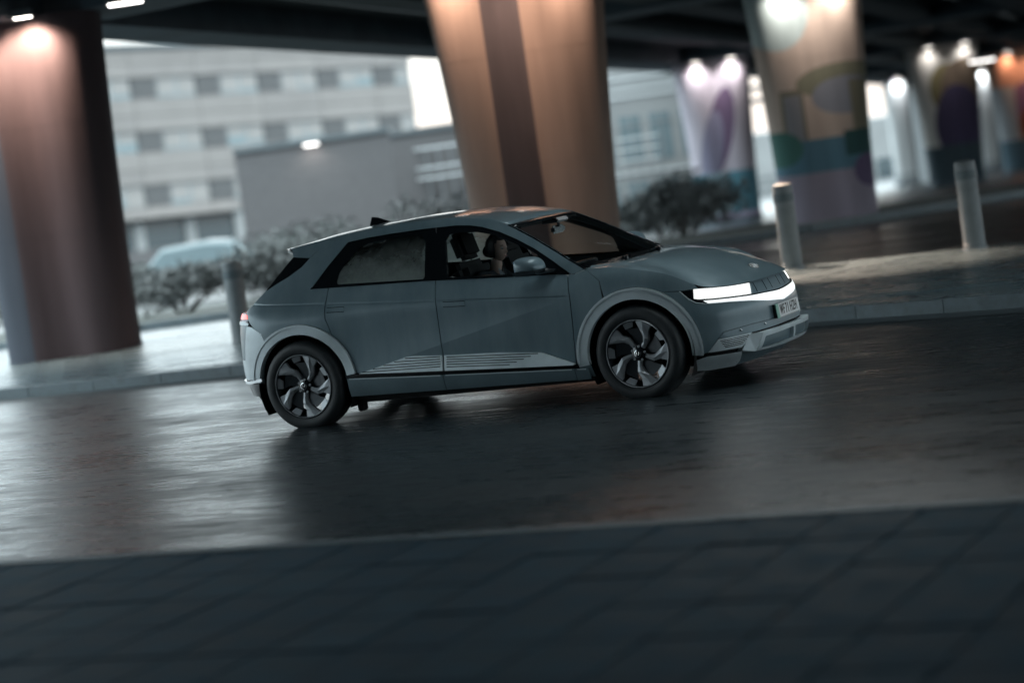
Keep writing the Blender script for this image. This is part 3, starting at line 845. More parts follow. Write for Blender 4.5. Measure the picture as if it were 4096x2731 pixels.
# ------------------------------------------------------------------ the moving car
# body surface: (s, z) -> point; s runs along the plan outline (s = x on the straight flank), z is height
HW=.94; XF=2.95; XN=3.865; NF=2.8; XB=.05; XR=-.80; NR=3.4
def plan():
    pts=[]
    for t in np.linspace(0,np.pi/2,80):
        pts.append((XB-(XB-XR)*np.cos(t)**(2/NR), -HW*np.sin(t)**(2/NR)))
    for x in np.linspace(XB,XF,60)[1:-1]: pts.append((x,-HW))
    for t in np.linspace(np.pi/2,0,80):
        pts.append((XF+(XN-XF)*np.cos(t)**(2/NF), -HW*np.sin(t)**(2/NF)))
    p=np.array(pts)
    seg=np.hypot(*np.diff(p,axis=0).T); s=np.concatenate([[0],np.cumsum(seg)])
    i=np.argmin(np.abs(p[:,0]-1.5)+(p[:,1]>-.93)*9)
    s=s-s[i]+p[i,0]
    S=np.linspace(s[0],s[-1],1200)
    X=np.interp(S,s,p[:,0]);Y=np.interp(S,s,p[:,1])
    def gs(a,n=12):
        k=np.exp(-.5*(np.arange(-3*n,3*n+1)/n)**2);k/=k.sum()
        # odd/even extension at the centre line
        return np.convolve(np.pad(a,3*n,mode='reflect',reflect_type='odd'),k,'valid')
    X2=gs(X); X2[:40]=X[:40]*.5+X2[:40]*.5; Y2=gs(Y)
    tx=np.gradient(X2,S);ty=np.gradient(Y2,S);l=np.hypot(tx,ty);tx/=l;ty/=l
    tx[0]=0;tx[-1]=0;ty[0]=-1;ty[-1]=1
    return S,X,Y2,tx,ty
S,PX,PY,TX,TY=plan()
def sm(a,b,x):
    t=np.clip((np.asarray(x,float)-a)/(b-a),0,1);return t*t*(3-2*t)
ZG=np.arange(-.2,2.0,.005)
def tab(z,d,sg=.028):
    v=np.interp(ZG,z,d); n=int(sg/.005*3); k=np.exp(-.5*(np.arange(-n,n+1)*.005/sg)**2);k/=k.sum()
    return np.convolve(np.pad(v,n,mode='edge'),k,'valid')
DS=tab([.10,.19,.25,.32,.40,.60,.78,.90,.96,1.02,1.10,1.25,1.40,1.50,1.57,1.62],[.11,.065,.04,.022,.012,.012,.018,.028,.045,.082,.118,.195,.275,.33,.375,.43])
DF=tab([.10,.15,.22,.28,.40,.50,.60,.70,.80,.90,1.0,1.2,1.6],[.22,.16,.07,-.01,-.025,-.02,-.02,.01,.055,.12,.2,.3,.5])
DR=tab([.10,.15,.25,.35,.50,.70,.85,.95,1.05,1.45,1.6],[.2,.14,.06,.02,.0,.0,.01,.03,.08,.34,.44])
def zshoulder(s): return 1.017-.0702*(s-.24)
def dep(s,z,crease=True):
    s=np.asarray(s,float);z=np.asarray(z,float)
    ds=np.interp(z,ZG,DS);df=np.interp(z,ZG,DF);dr=np.interp(z,ZG,DR)
    wf=sm(3.15,3.75,s);wr=sm(.0,-.6,s)
    d=ds*(1-wf-wr)+df*wf+dr*wr
    d=d+.05*np.clip((z-1)/.5,0,1.2)*((s-1.1)/1.3)**2*(1-wf)
    if crease:
        zs=zshoulder(s); zd=.428+.2185*(s-.536)
        E=np.maximum(zs-zd,.05); e=np.clip(z-zd,0,E)
        fade=sm(.2,.55,s)*(1-sm(2.15,2.47,s))
        d=d+.13*e*(1-e/E)*fade
        d=d+.006*np.exp(-((z-zs)/.0065)**2)*sm(-.62,-.5,s)*(1-sm(2.44,2.48,s))
    return d
def wrap(s,z,off=0.):
    s=np.asarray(s,float);z=np.asarray(z,float)
    x=np.interp(s,S,PX);y=np.interp(s,S,PY);tx=np.interp(s,S,TX);ty=np.interp(s,S,TY)
    l=np.hypot(tx,ty);tx=tx/l;ty=ty/l
    d=dep(s,z)-off
    return np.stack([x-ty*d,np.minimum(y+tx*d,0),z+0*x],-1)

CAR = empty('car', (0, 0, 0))
tag(CAR, 'matte grey electric hatchback with bright headlights driving through the wet underpass', 'car')

def paint_mat():
    m = bpy.data.materials.new('matte_grey_paint')
    N, L, b = nodes(m)
    t = N.new('ShaderNodeTexCoord')
    mp = N.new('ShaderNodeMapping'); mp.inputs['Scale'].default_value = (5, 5, 1.1); mp.inputs['Rotation'].default_value = (0, .5, 0)
    L.new(t.outputs['Object'], mp.inputs[0])
    nz = N.new('ShaderNodeTexNoise'); nz.inputs['Scale'].default_value = 1.6; nz.inputs['Detail'].default_value = 6; nz.inputs['Roughness'].default_value = .62
    L.new(mp.outputs[0], nz.inputs['Vector'])
    cr = N.new('ShaderNodeValToRGB'); cr.color_ramp.elements[0].position = .32; cr.color_ramp.elements[1].position = .72
    cr.color_ramp.elements[0].color = (.135, .20, .232, 1); cr.color_ramp.elements[1].color = (.19, .26, .29, 1)
    L.new(nz.outputs[0], cr.inputs[0]); L.new(cr.outputs[0], b.inputs['Base Color'])
    mr = N.new('ShaderNodeMapRange'); mr.inputs[1].default_value = .3; mr.inputs[2].default_value = .7; mr.inputs[3].default_value = .36; mr.inputs[4].default_value = .50
    L.new(nz.outputs[0], mr.inputs[0]); L.new(mr.outputs[0], b.inputs['Roughness'])
    b.inputs['Metallic'].default_value = .15
    b.inputs['Coat Weight'].default_value = .3; b.inputs['Coat Roughness'].default_value = .18
    n2 = N.new('ShaderNodeTexNoise'); n2.inputs['Scale'].default_value = 9; n2.inputs['Detail'].default_value = 5
    mp2 = N.new('ShaderNodeMapping'); mp2.inputs['Scale'].default_value = (1, 3, 1); L.new(t.outputs['Object'], mp2.inputs[0]); L.new(mp2.outputs[0], n2.inputs['Vector'])
    bp = N.new('ShaderNodeBump'); bp.inputs['Strength'].default_value = .05; bp.inputs['Distance'].default_value = .01
    L.new(n2.outputs[0], bp.inputs['Height']); L.new(bp.outputs[0], b.inputs['Normal']); L.new(bp.outputs[0], b.inputs['Coat Normal'])
    return m
PAINT = paint_mat()
SILL = mat('sill_paint', (.18, .25, .28), .42, .4, coat=.3, var=.15, scale=3)
WET = PAINT.copy(); WET.name = 'wet_grey_paint'
for n_ in WET.node_tree.nodes:
    if n_.type == 'BSDF_PRINCIPLED': n_.inputs['Coat Weight'].default_value = .8; n_.inputs['Coat Roughness'].default_value = .1
CLAD = mat('silver_cladding', (.66, .74, .77), .42, .2, var=.1, scale=6)
TRIM = mat('gloss_black_trim', (.006, .008, .010), .18, coat=.3)
DARK = mat('dark_cavity', (.004, .005, .006), .8)
RUB = mat('tyre_rubber', (.022, .027, .03), .55, var=.25, scale=12, bump=.2, bscale=80)
ALLOY = mat('grey_alloy', (.36, .38, .40), .4, .4)
ALLOY_D = mat('dark_alloy_panel', (.03, .036, .042), .38, .3)
CHROME = mat('bright_chrome', (.75, .77, .78), .12, 1.)
SEATM = mat('seat_cloth', (.012, .014, .016), .8)
INT = mat('cabin_plastic', (.014, .017, .019), .7)
GLASS = glass_mat('clear_side_glass', (.90, .95, .95))
WSG = glass_mat('windscreen_glass', (.80, .86, .87), 1.45)
FOGG = glass_mat('misted_glass', (.7, .78, .78), 1.5, fog=(.55, .63, .60))
DGLASS = glass_mat('tinted_rear_glass', (.12, .15, .16))
HEAD = mat('lit_headlight', (.8, .8, .8), .2, emit=(.97, 1, .98), estr=.9)
DRL = mat('lit_light_bar', (.8, .8, .8), .25, emit=(.95, 1, 1), estr=.92)
TAIL = mat('lit_tail_lamp', (.4, .02, .02), .25, emit=(1, .22, .2), estr=1.1)
PLATE = mat('white_plate', (.72, .76, .77), .35)
PGREEN = mat('green_plate_flash', (.18, .52, .40), .4)
PINK = mat('plate_ink', (.012, .012, .014), .5)

def inside(poly, P):
    x, y = P[:, 0], P[:, 1]; r = np.zeros(len(P), bool)
    n = len(poly); j = n - 1
    for i in range(n):
        xi, yi = poly[i]; xj, yj = poly[j]
        c = ((yi > y) != (yj > y)) & (x < (xj - xi) * (y - yi) / (yj - yi + 1e-12) + xi)
        r ^= c; j = i
    return r

def dense(poly, h, closed=True):
    o = []
    n = len(poly)
    for i in range(n if closed else n - 1):
        a, b = np.array(poly[i], float), np.array(poly[(i + 1) % n], float)
        k = max(1, int(math.ceil(np.hypot(*(b - a)) / h)))
        for q in range(k): o.append(tuple(a + (b - a) * q / k))
    if not closed: o.append(tuple(poly[-1]))
    return o

def round_poly(poly, r=.03, n=4):
    """round the corners of a polygon"""
    o = []
    m = len(poly)
    for i in range(m):
        p, a, b = np.array(poly[i], float), np.array(poly[i - 1], float), np.array(poly[(i + 1) % m], float)
        la, lb = np.hypot(*(a - p)), np.hypot(*(b - p))
        q = min(r, la * .4, lb * .4)
        A, B = p + (a - p) / la * q, p + (b - p) / lb * q
        for k in range(n + 1):
            t = k / n; o.append(tuple((1 - t) ** 2 * A + 2 * t * (1 - t) * p + t * t * B))
    return o

def arc(cx, cz, r, a0, a1, n=24, sx=1.):
    return [(cx + sx * r * math.cos(math.radians(a0 + (a1 - a0) * k / n)), cz + r * math.sin(math.radians(a0 + (a1 - a0) * k / n))) for k in range(n + 1)]

def panel_geo(outline, holes=(), off=0., h=.035, lines=(), thick=.014, side=1, flare=None):
    off0 = off
    OF = (lambda z: off0 + flare[1] * np.maximum(0, flare[0] - np.asarray(z))) if flare else (lambda z: off0)
    loops = [dense(outline, h)] + [dense(q, h) for q in holes]
    V, E = [], []
    for lp in loops:
        n0 = len(V); V += lp; E += [(n0 + i, n0 + (i + 1) % len(lp)) for i in range(len(lp))]
    for ln in lines:
        lp = dense(ln, h, False); n0 = len(V); V += lp; E += [(n0 + i, n0 + i + 1) for i in range(len(lp) - 1)]
    B = np.array(V)
    x0, z0 = np.array(loops[0]).min(0); x1, z1 = np.array(loops[0]).max(0)
    gx, gz = np.meshgrid(np.arange(x0 + h * .5, x1, h), np.arange(z0 + h * .5, z1, h * .9))
    gx[1::2] += h * .5
    G = np.stack([gx.ravel(), gz.ravel()], 1)
    if len(G):
        k = inside(loops[0], G)
        for q in loops[1:]: k &= ~inside(q, G)
        G = G[k]
        if len(G):
            d = np.sqrt(((G[:, None, :] - B[None]) ** 2).sum(2)).min(1)
            G = G[d > h * .45]
            V = V + [tuple(q) for q in G]
    r = delaunay_2d_cdt([Vector(q) for q in V], E, [], 0, 1e-6)
    P = np.array([tuple(q) for q in r[0]]); F = [tuple(f) for f in r[2]]
    C = np.array([P[list(f)].mean(0) for f in F])
    k = inside(loops[0], C)
    for q in loops[1:]: k &= ~inside(q, C)
    F = [f for f, kk in zip(F, k) if kk]
    used = sorted({i for f in F for i in f}); re = {u: i for i, u in enumerate(used)}
    P = P[used]; F = [tuple(re[i] for i in f) for f in F]
    # anticlockwise in (s, z) faces outwards on the right flank
    F2 = []
    for f in F:
        a, b, c = P[f[0]], P[f[1]], P[f[2]]
        ar = (b[0] - a[0]) * (c[1] - a[1]) - (b[1] - a[1]) * (c[0] - a[0])
        F2.append(f if ar > 0 else f[::-1])
    F = F2
    X = wrap(P[:, 0], P[:, 1], OF(P[:, 1]))
    # one-sided analytic normals so the creases stay crisp
    nr = []
    for f in F:
        c = P[list(f)].mean(0)
        for i in f:
            q = P[i] + (c - P[i]) * .12; hh = 8e-4
            a = wrap(q[0] + hh, q[1], OF(q[1])) - wrap(q[0] - hh, q[1], OF(q[1])); b = wrap(q[0], q[1] + hh, OF(q[1] + hh)) - wrap(q[0], q[1] - hh, OF(q[1] - hh))
            n_ = np.cross(a, b); nr.append(n_ / (np.linalg.norm(n_) + 1e-12))
    if thick <= 0: rim_on = False
    else: rim_on = True
    n0 = len(X)
    Xi = wrap(P[:, 0], P[:, 1], off0 - thick)
    cnt = {}
    for f in F:
        for a, b in zip(f, f[1:] + f[:1]): cnt[(a, b)] = 1
    rim = [(a, b) for (a, b) in cnt if (b, a) not in cnt and not (P[a][0] > SEND - .004 and P[b][0] > SEND - .004)]
    vs = np.concatenate([X, Xi]) if rim_on else X; fs = list(F)
    for a, b in (rim if rim_on else []): fs.append((b, a, a + n0, b + n0))
    nr = np.array(nr)
    if side < 0:
        vs = vs * [1, -1, 1]; fs = [f[::-1] for f in fs]
        o = []; k = 0
        for f in F:
            m = len(f); o += [nr[k + m - 1 - j] * [1, -1, 1] for j in range(m)]; k += m
        nr = np.array(o)
    return vs, fs, nr, len(F)
SEND = float(S[-1])

def panel(name, outline, m, parent=None, holes=(), off=0., h=.035, lines=(), thick=.014, sides=(1,), extra=None, flare=None):
    VS, FS, NR = [], [], []
    for sd in sides:
        vs, fs, nr, nf = panel_geo(outline, holes, off, h, lines, thick, sd, flare)
        n0 = len(VS); VS += [tuple(v) for v in vs]
        k = 0
        for i, f in enumerate(fs):
            FS.append(tuple(a + n0 for a in f))
            if i < nf:
                NR += [tuple(q) for q in nr[k:k + len(f)]]; k += len(f)
            else:
                a, b, c = (np.array(vs[f[0]]), np.array(vs[f[1]]), np.array(vs[f[2]]))
                n_ = np.cross(b - a, c - a); n_ = n_ / (np.linalg.norm(n_) + 1e-12); NR += [tuple(n_)] * len(f)
    if extra:
        ev, ef, en = extra
        n0 = len(VS); VS += ev; FS += [tuple(a + n0 for a in f) for f in ef]; NR += en
    me = bpy.data.meshes.new(name); me.from_pydata(VS, [], FS)
    used = {i for f in FS for i in f}
    for p in me.polygons: p.use_smooth = True
    me.normals_split_custom_set(NR)
    o = link(name, me, m, parent or CAR)
    if len(used) < len(VS):
        bm = bmesh.new(); bm.from_mesh(me)
        # keep loops: only loose verts go
        bmesh.ops.delete(bm, geom=[v for v in bm.verts if not v.link_faces], context='VERTS'); bm.to_mesh(me); bm.free()
    return o

def both(name, outline, m, parent=None, label=None, **k):
    o = []
    for sd in (1, -1):
        q = panel(name, outline, m, parent, sides=(sd,), **k)
        if label: q['label'] = label
        o.append(q)
    return o

def grid_obj(name, P, m, parent=None, smooth=40, thick=0., flip=False):
    mb = MB().grid(P, flip)
    o = mb.build(name, m, parent or CAR, smooth=smooth, fix=True)
    if thick:
        md = o.modifiers.new('thickness', 'SOLIDIFY'); md.thickness = thick; md.offset = -1
    return o

# ---- outlines on the flank
ZST = lambda s: float(np.interp(s, [.447, 1.337, 2.242, 2.565], [.430, .388, .343, .330]))   # top of the black strip
ZSB = lambda s: float(np.interp(s, [.442, 1.33, 2.235, 2.555], [.401, .356, .314, .298]))    # foot of the black strip
BELT = [(.126, 1.147), (.677, 1.128), (1.196, 1.109), (1.701, 1.078), (2.316, 1.045), (2.455, 1.034)]
belt = lambda s: float(np.interp(s, [b[0] for b in BELT], [b[1] for b in BELT]))
GAP = .0035
SEAM1 = [(1.300, None), (1.314, .958), (1.318, .704), (1.328, .498), (1.331, .39)]
def seam1(z): return float(np.interp(z, [.2, .39, .498, .704, .958, 1.11], [1.30, 1.331, 1.328, 1.318, 1.314, 1.297]))
def seam2(z): return float(np.interp(z, [.2, .345, .656, .842, 1.035], [2.462, 2.471, 2.487, 2.490, 2.474]))
ARF, ARR = .512, .512
FC, RC = (3.003, .365), (.0, .365)
crease = [(.56, .433), (1.0, .529), (1.31, .597), (1.8, .704), (2.3, .813), (2.45, .846)]
def sub(ln, a, b): return [p for p in [(a, float(np.interp(a, [q[0] for q in ln], [q[1] for q in ln])))] + [q for q in ln if a < q[0] < b] + [(b, float(np.interp(b, [q[0] for q in ln], [q[1] for q in ln])))]]
zz = [.40, .5, .6, .7, .8, .9, 1.0]

# front doors
fd = [(seam1(ZST(1.33)) + GAP, ZST(1.33))] + [(s, ZST(s)) for s in (1.8, 2.2)] + [(seam2(ZST(2.46)) - GAP, ZST(2.46))] + [(seam2(z) - GAP, z) for z in zz] + [(2.452, belt(2.452))] + \
     [(s, belt(s)) for s in (2.316, 1.701)] + [(1.30 + GAP, belt(1.30))] + [(seam1(z) + GAP, z) for z in zz[::-1]]
shl = lambda a, b, o=0.: [(s, float(zshoulder(s)) + o) for s in np.linspace(a, b, 6)]
SHO = (-.014, -.007, 0., .007, .014)
door_f = both('front_door', fd, PAINT, lines=[sub(crease, 1.345, 2.45)] + [shl(1.335, 2.46, o) for o in SHO])
# rear doors
rd = [(seam1(.40) - GAP, ZST(1.33))] + [(seam1(z) - GAP, z) for z in zz] + [(1.297 - GAP, belt(1.297))] + [(s, belt(s)) for s in (1.196, .677)] + [(.30, belt(.30)), (.285, 1.0), (.29, .90), (.33, .78)] + \
     arc(*RC, ARR + .004, 52, 9, 10) + [(.56, ZST(.56)), (1.0, ZST(1.0))]
door_r = both('rear_door', rd, PAINT, lines=[sub(crease, .60, 1.30)] + [shl(.32, 1.295, o) for o in SHO])
# rear quarters with the rear pillar
rq = [(.30 - GAP * 2, belt(.30)), (.126, 1.150), (.256, 1.305), (.40, 1.455), (.43, 1.483), (.247, 1.515), (.075, 1.397), (.0, 1.329), (-.123, 1.265), (-.401, 1.165), (-.579, 1.030), (-.60, 1.012), (-.548, .990), (-.52, .955), (-.455, .90), (-.37, .845)] + \
     arc(*RC, ARR + .004, 128, 54, 16) + [(.325, .78), (.283, .90), (.277, 1.0)]
both('rear_quarter', rq, PAINT, lines=[shl(-.53, .265, o) for o in SHO])
# cant rails: from the tail along the roof and down the windscreen pillar
dlo_top = [(.43, 1.483), (.627, 1.500), (.853, 1.508), (1.15, 1.512), (1.441, 1.507), (1.567, 1.493), (1.674, 1.470), (1.835, 1.416), (1.997, 1.341), (2.159, 1.254), (2.322, 1.150), (2.463, 1.053)]
rail_top = [(-.16, 1.486), (.247, 1.528), (.61, 1.560), (.91, 1.572), (1.2, 1.571), (1.343, 1.566), (1.451, 1.556), (1.665, 1.529), (1.794, 1.499), (1.911, 1.462), (1.987, 1.424), (2.149, 1.336), (2.311, 1.240), (2.473, 1.142), (2.618, 1.058)]
cr = [(.247, 1.518)] + dlo_top + [(2.50, 1.030), (2.53, 1.03), (2.612, 1.050)] + rail_top[::-1][1:-2] + [(.247, 1.528)]
both('roof_rail', cr, PAINT, h=.03)
# small fender filler between the door, the pillar and the bonnet seam
ff = [(seam2(.345) + GAP, ZST(2.47))] + [(2.487, .36)] + arc(*FC, ARF + .004, 179, 118, 16)[0:] + [(2.743, .957), (2.622, 1.048), (2.53, 1.026), (2.478, 1.030)] + [(seam2(z) + GAP, z) for z in zz[::-1]]
both('front_wing', ff, PAINT)

# bonnet: clamshell, top grid and both flanks in one mesh
zEs = [2.60, 2.84, 3.03, 3.25, 3.374, 3.5, 3.6, 3.8, 4.0, 4.5]; zEz = [1.060, 1.042, 1.014, .968, .918, .845, .808, .792, .787, .787]
def zE(s): return float(np.interp(s, zEs, zEz))
zk = np.linspace(2.5, 4.6, 400); zv = np.interp(zk, zEs, zEz)
kk = np.exp(-.5 * (np.arange(-24, 25) / 9.) ** 2); kk /= kk.sum(); zvs = np.convolve(np.pad(zv, 24, mode='edge'), kk, 'valid')
def zE(s): return float(np.interp(s, zk, zvs))
def hood_pt(s, r):
    b = wrap(s, zE(s))
    t = (s - 2.615) / (SEND - 2.615)
    ay = -.71 * (1 - t) ** .8; ax = 2.60 + .15 * (1 - (ay / .71) ** 2)
    x, y = ax + (b[0] - ax) * r, ay + (b[1] - ay) * r
    zt = 1.062 + .012 * math.sin(math.pi * min(1, r / .6)) * (1 - .3 * abs(ay))
    ex = 2.6 - .4 * (1 - t)
    return np.array([x, y, zE(s) + (zt - zE(s)) * max(0., 1 - r ** ex)])
ss = np.linspace(2.615, SEND, 70); rr = np.concatenate([np.linspace(0, .8, 22), np.linspace(.82, 1, 12)])
rows = []
for s in ss: rows.append([hood_pt(s, r) for r in rr])
full = rows + [[q * [1, -1, 1] for q in row] for row in rows[-2::-1]]
HV = [tuple(q) for row in full for q in row]; nb = len(rr)
HF = [(i * nb + j, i * nb + j + 1, (i + 1) * nb + j + 1, (i + 1) * nb + j) for i in range(len(full) - 1) for j in range(nb - 1)]
A3 = np.array(HV).reshape(len(full), nb, 3)
gu = np.gradient(A3, axis=0); gv = np.gradient(A3, axis=1)
HNn = np.cross(gv, gu); HNn /= np.linalg.norm(HNn, axis=2, keepdims=True) + 1e-12
HNn[HNn[..., 2] < 0] *= -1
flat = HNn.reshape(-1, 3)
tri = []
a_, b_, c_ = (np.array(HV[i]) for i in HF[500][:3])
if np.cross(b_ - a_, c_ - a_)[2] < 0: HF = [f[::-1] for f in HF]
HN = [tuple(flat[i]) for f in HF for i in f]
hs = [(2.624, 1.050), (2.748, .957)] + arc(*FC, ARF + .004, 116, 62.5, 16) + [(3.30, .816), (3.374, .811), (3.44, .808), (3.502, .809), (3.545, .808)] + [(s, zE(s)) for s in ss[::-1] if 2.63 < s < 3.54]
hood = panel('bonnet', hs, WET, sides=(1, -1), h=.03, extra=(HV, HF, HN))
hood['label'] = 'wide clamshell bonnet with damp streaks'

# front bumper
fb = arc(*FC, ARF + .004, 61.5, -5.5, 22) + [(3.545, .318), (3.634, .413), (3.681, .459), (3.80, .468), (3.935, .476), (SEND, .476), (SEND, .588), (4.473, .590), (4.199, .615), (3.958, .650), (3.775, .669), (3.60, .680), (3.50, .698), (3.447, .738), (3.385, .802), (3.30, .811)]
panel('front_bumper', fb, PAINT, sides=(1, -1))
panel('bumper_strip', [(3.638, .411), (3.684, .455), (3.80, .464), (3.935, .472), (SEND, .472), (SEND, .418), (3.95, .414), (3.80, .412)], PAINT, sides=(1, -1), off=-.003)
vt = [(3.634, .407), (3.548, .316), (3.818, .316), (3.840, .332), (3.930, .412), (3.80, .410)]
for o in both('vent_trim', vt, CLAD, off=-.002): VT = o; o['label'] = 'silver ribbed corner trim of the front bumper'
for sd, o in zip((1, -1), [c for c in CAR.children if c.name.startswith('vent_trim')]):
    for (a, b, z0, z1) in ((3.646, 3.901, .393, .398), (3.655, 3.883, .380, .385), (3.661, 3.869, .366, .370), (3.670, 3.852, .352, .357), (3.677, 3.836, .339, .343)):
        panel('vent_slot', [(a, z0 - .003), (b, z1 - .003), (b, z1 + .0025), (a, z0 + .0025)], TRIM, o, off=.0015, thick=.003, h=.05, sides=(sd,))
both('front_lip', [(3.448, .268), (3.537, .287), (3.60, .286), (3.82, .284), (3.86, .20), (3.844, .169), (3.719, .169), (3.55, .171), (3.443, .182)], CLAD, off=.004, h=.025)
panel('lip_return', [(3.845, .284), (SEND, .262), (SEND, .19), (3.865, .172), (3.875, .2)], PAINT, sides=(1, -1), off=-.02, h=.03)
sk = [(3.915, .268), (3.985, .402), (4.2, .405), (SEND, .405), (SEND, .260), (4.2, .262)]
in1 = round_poly([(3.965, .283), (4.008, .368), (4.27, .374), (4.478, .376), (4.478, .290), (4.27, .290)], .010)
panel('skid_plate', sk, CLAD, sides=(1, -1), off=.060, h=.03, thick=.06, holes=[in1])
for q in (in1,): both('skid_inset', q, SILL, off=.030, h=.04)
for sd in (1, -1):
    A_ = [wrap(s_, z_, o_) * [1, sd, 1] for s_, z_, o_ in ((3.826, .290, .006), (3.894, .402, .0), (3.985, .402, .060), (3.915, .268, .060), (3.84, .276, .006))]
    MB().add(A_ + [q * [.985, .97, 1] for q in A_], [(0, 1, 2, 3, 4) if sd < 0 else (4, 3, 2, 1, 0), (0, 5, 6, 1), (1, 6, 7, 2), (2, 7, 8, 3), (3, 8, 9, 4), (4, 9, 5, 0)]).build('skid_facet', CLAD, CAR, fix=True)
both('mud_flap', [(3.443, .20), (3.452, .308), (3.53, .306), (3.54, .19), (3.50, .175)], TRIM, off=-.012)
# lamps
hl = [(3.505, .805), (3.498, .735), (3.53, .727), (3.641, .718), (3.809, .708), (4.037, .697), (4.082, .777), (4.0, .779), (3.83, .784), (3.674, .793), (3.60, .799)]
LEDM = mat('led_module', (.8, .8, .8), .2, emit=(.97, 1, .99), estr=4.)
for sd, o in zip((1, -1), both('headlight', hl, HEAD, off=-.016)):
    for (a, b, z0, z1) in ((3.52, 3.74, .735, .786), (3.77, 4.0, .720, .772)):
        panel('led_module', round_poly([(a, z0 + .004), (b, z0 - .010), (b, z1 - .010), (a, z1 + .006)], .008), LEDM, o, off=-.013, thick=.003, h=.05, sides=(sd,))
both('lamp_corner', [(3.405, .803), (3.448, .742), (3.50, .703), (3.60, .684), (3.60, .70), (3.52, .717), (3.492, .735), (3.497, .800)], TRIM, off=-.006)
pn = panel('front_panel', [(4.092, .778), (4.044, .690), (4.225, .684), (4.386, .677), (SEND, .673), (SEND, .791), (4.25, .791)], PAINT, sides=(1, -1), off=-.012)
for y0 in (4.12, 4.28, 4.40):
    panel('panel_line', [(y0, .70), (y0 + .006, .70), (y0 + .006, .775), (y0, .775)], TRIM, pn, sides=(1, -1), off=-.0105, thick=.004, h=.05)
lb = [(3.567, .712), (3.60, .688), (3.775, .675), (3.958, .655), (4.199, .620), (4.473, .595), (SEND - .010, .593), (SEND - .004, .668), (4.386, .671), (4.225, .679), (4.032, .685), (3.785, .698), (3.65, .706)]
both('light_bar', lb, DRL, off=.004, thick=.008)
both('lamp_divider', [(3.53, .716), (3.65, .7085), (3.785, .7005), (4.032, .6875), (4.225, .6815), (4.386, .6735), (SEND, .6705), (SEND, .678), (4.386, .681), (4.225, .6885), (4.04, .6955), (3.809, .7065), (3.641, .7165), (3.53, .7255)], TRIM, off=.0, thick=.03, h=.05)
both('chrome_edge', [(3.387, .806), (3.453, .734), (3.508, .700), (3.599, .682), (3.775, .670), (3.958, .650), (4.199, .615), (4.473, .590), (SEND, .588), (SEND, .593), (4.473, .595), (4.199, .620), (3.958, .655), (3.775, .675), (3.599, .687), (3.512, .706), (3.46, .740), (3.396, .806)], CLAD, off=.003, h=.05)
# black strip and sill
both('sill_strip', [(.40, ZSB(.44) + .001), (1.33, ZSB(1.33)), (2.235, ZSB(2.235)), (2.575, ZSB(2.57)), (2.58, ZST(2.57)), (2.242, ZST(2.242)), (1.337, ZST(1.337)), (.447, ZST(.447)), (.40, ZST(.44))], TRIM, off=-.014, h=.05)
for (a, b) in ((.425, 1.297), (1.303, 2.445), (2.45, 2.565)):
    top = [(s, ZSB(s) - .002) for s in np.linspace(b, a, 8)]
    both('sill', [(a, .247 - .02 * (a - .43) / 1), (b, .247 - .02 * (b - .43) / 1 + .008 * max(0, b - 2))] + top, SILL, off=.012, h=.03)
    both('sill_ledge', [(a + .02, ZSB(a) - .012), (b - .02, ZSB(b) - .012)] + [(s, ZSB(s) - .003) for s in np.linspace(b - .02, a + .02, 6)], CLAD, off=.016, thick=.008, h=.05)
# ribbed door cladding
def ribs(poly, parent, sd, lines):
    for (a, b, za, zb) in lines:
        panel('groove', [(a, za - .0028), (b, zb - .0028), (b, zb + .0028), (a, za + .0028)], TRIM, parent, off=.006, thick=.004, h=.06, sides=(sd,), flare=(.53, .30))
c1 = [(.555, .431), (1.0, .528), (1.06, .527), (1.318, .511), (1.322, ZST(1.32) + .002), (.95, ZST(.95) + .002)]
c2 = [(1.338, .509), (1.83, .487), (2.185, .456), (2.21, .448), (2.462, .343), (2.464, ZST(2.46) + .002), (1.9, ZST(1.9) + .002), (1.342, ZST(1.34) + .002)]
for sd in (1, -1):
    o = panel('door_cladding', c1, CLAD, sides=(sd,), off=.004, thick=.02, flare=(.53, .30), h=.03)
    L1 = []
    for k in range(5):
        z = .512 - k * .019; a = .985 - k * .10
        L1.append((a, 1.305, z + .004, z - .010))
    ribs(c1, o, sd, L1)
    o = panel('door_cladding', c2, CLAD, sides=(sd,), off=.004, thick=.02, flare=(.53, .30), h=.03)
    L2 = []
    for k in range(5):
        z = .494 - k * .019; b = 2.17 - k * .062
        L2.append((1.362, b, z + .001, z - .042 + k * .003))
    ribs(c2, o, sd, L2)
# wheel arch cladding
def arch(c, r0, r1, a0, a1):
    return arc(c[0], c[1], r1, a0, a1, 30) + arc(c[0], c[1], r0, a1, a0, 30)
both('wheel_arch', arch(FC, .425, ARF, 186, -7), CLAD, off=.014, thick=.05, h=.03)
both('arch_lip', arch(FC, .494, ARF + .001, 184, -6), CLAD, off=.022, thick=.01, h=.03)
both('wheel_arch', arch(RC, .432, ARR, 172, -2 + 10), CLAD, off=.014, thick=.05, h=.03)
both('arch_lip', arch(RC, .494, ARR + .001, 170, 9), CLAD, off=.022, thick=.01, h=.03)
both('arch_foot', [(2.487, .352), (2.49, .235), (2.54, .225), (2.60, .225), (2.578, .352)], SILL, off=.0, h=.03)
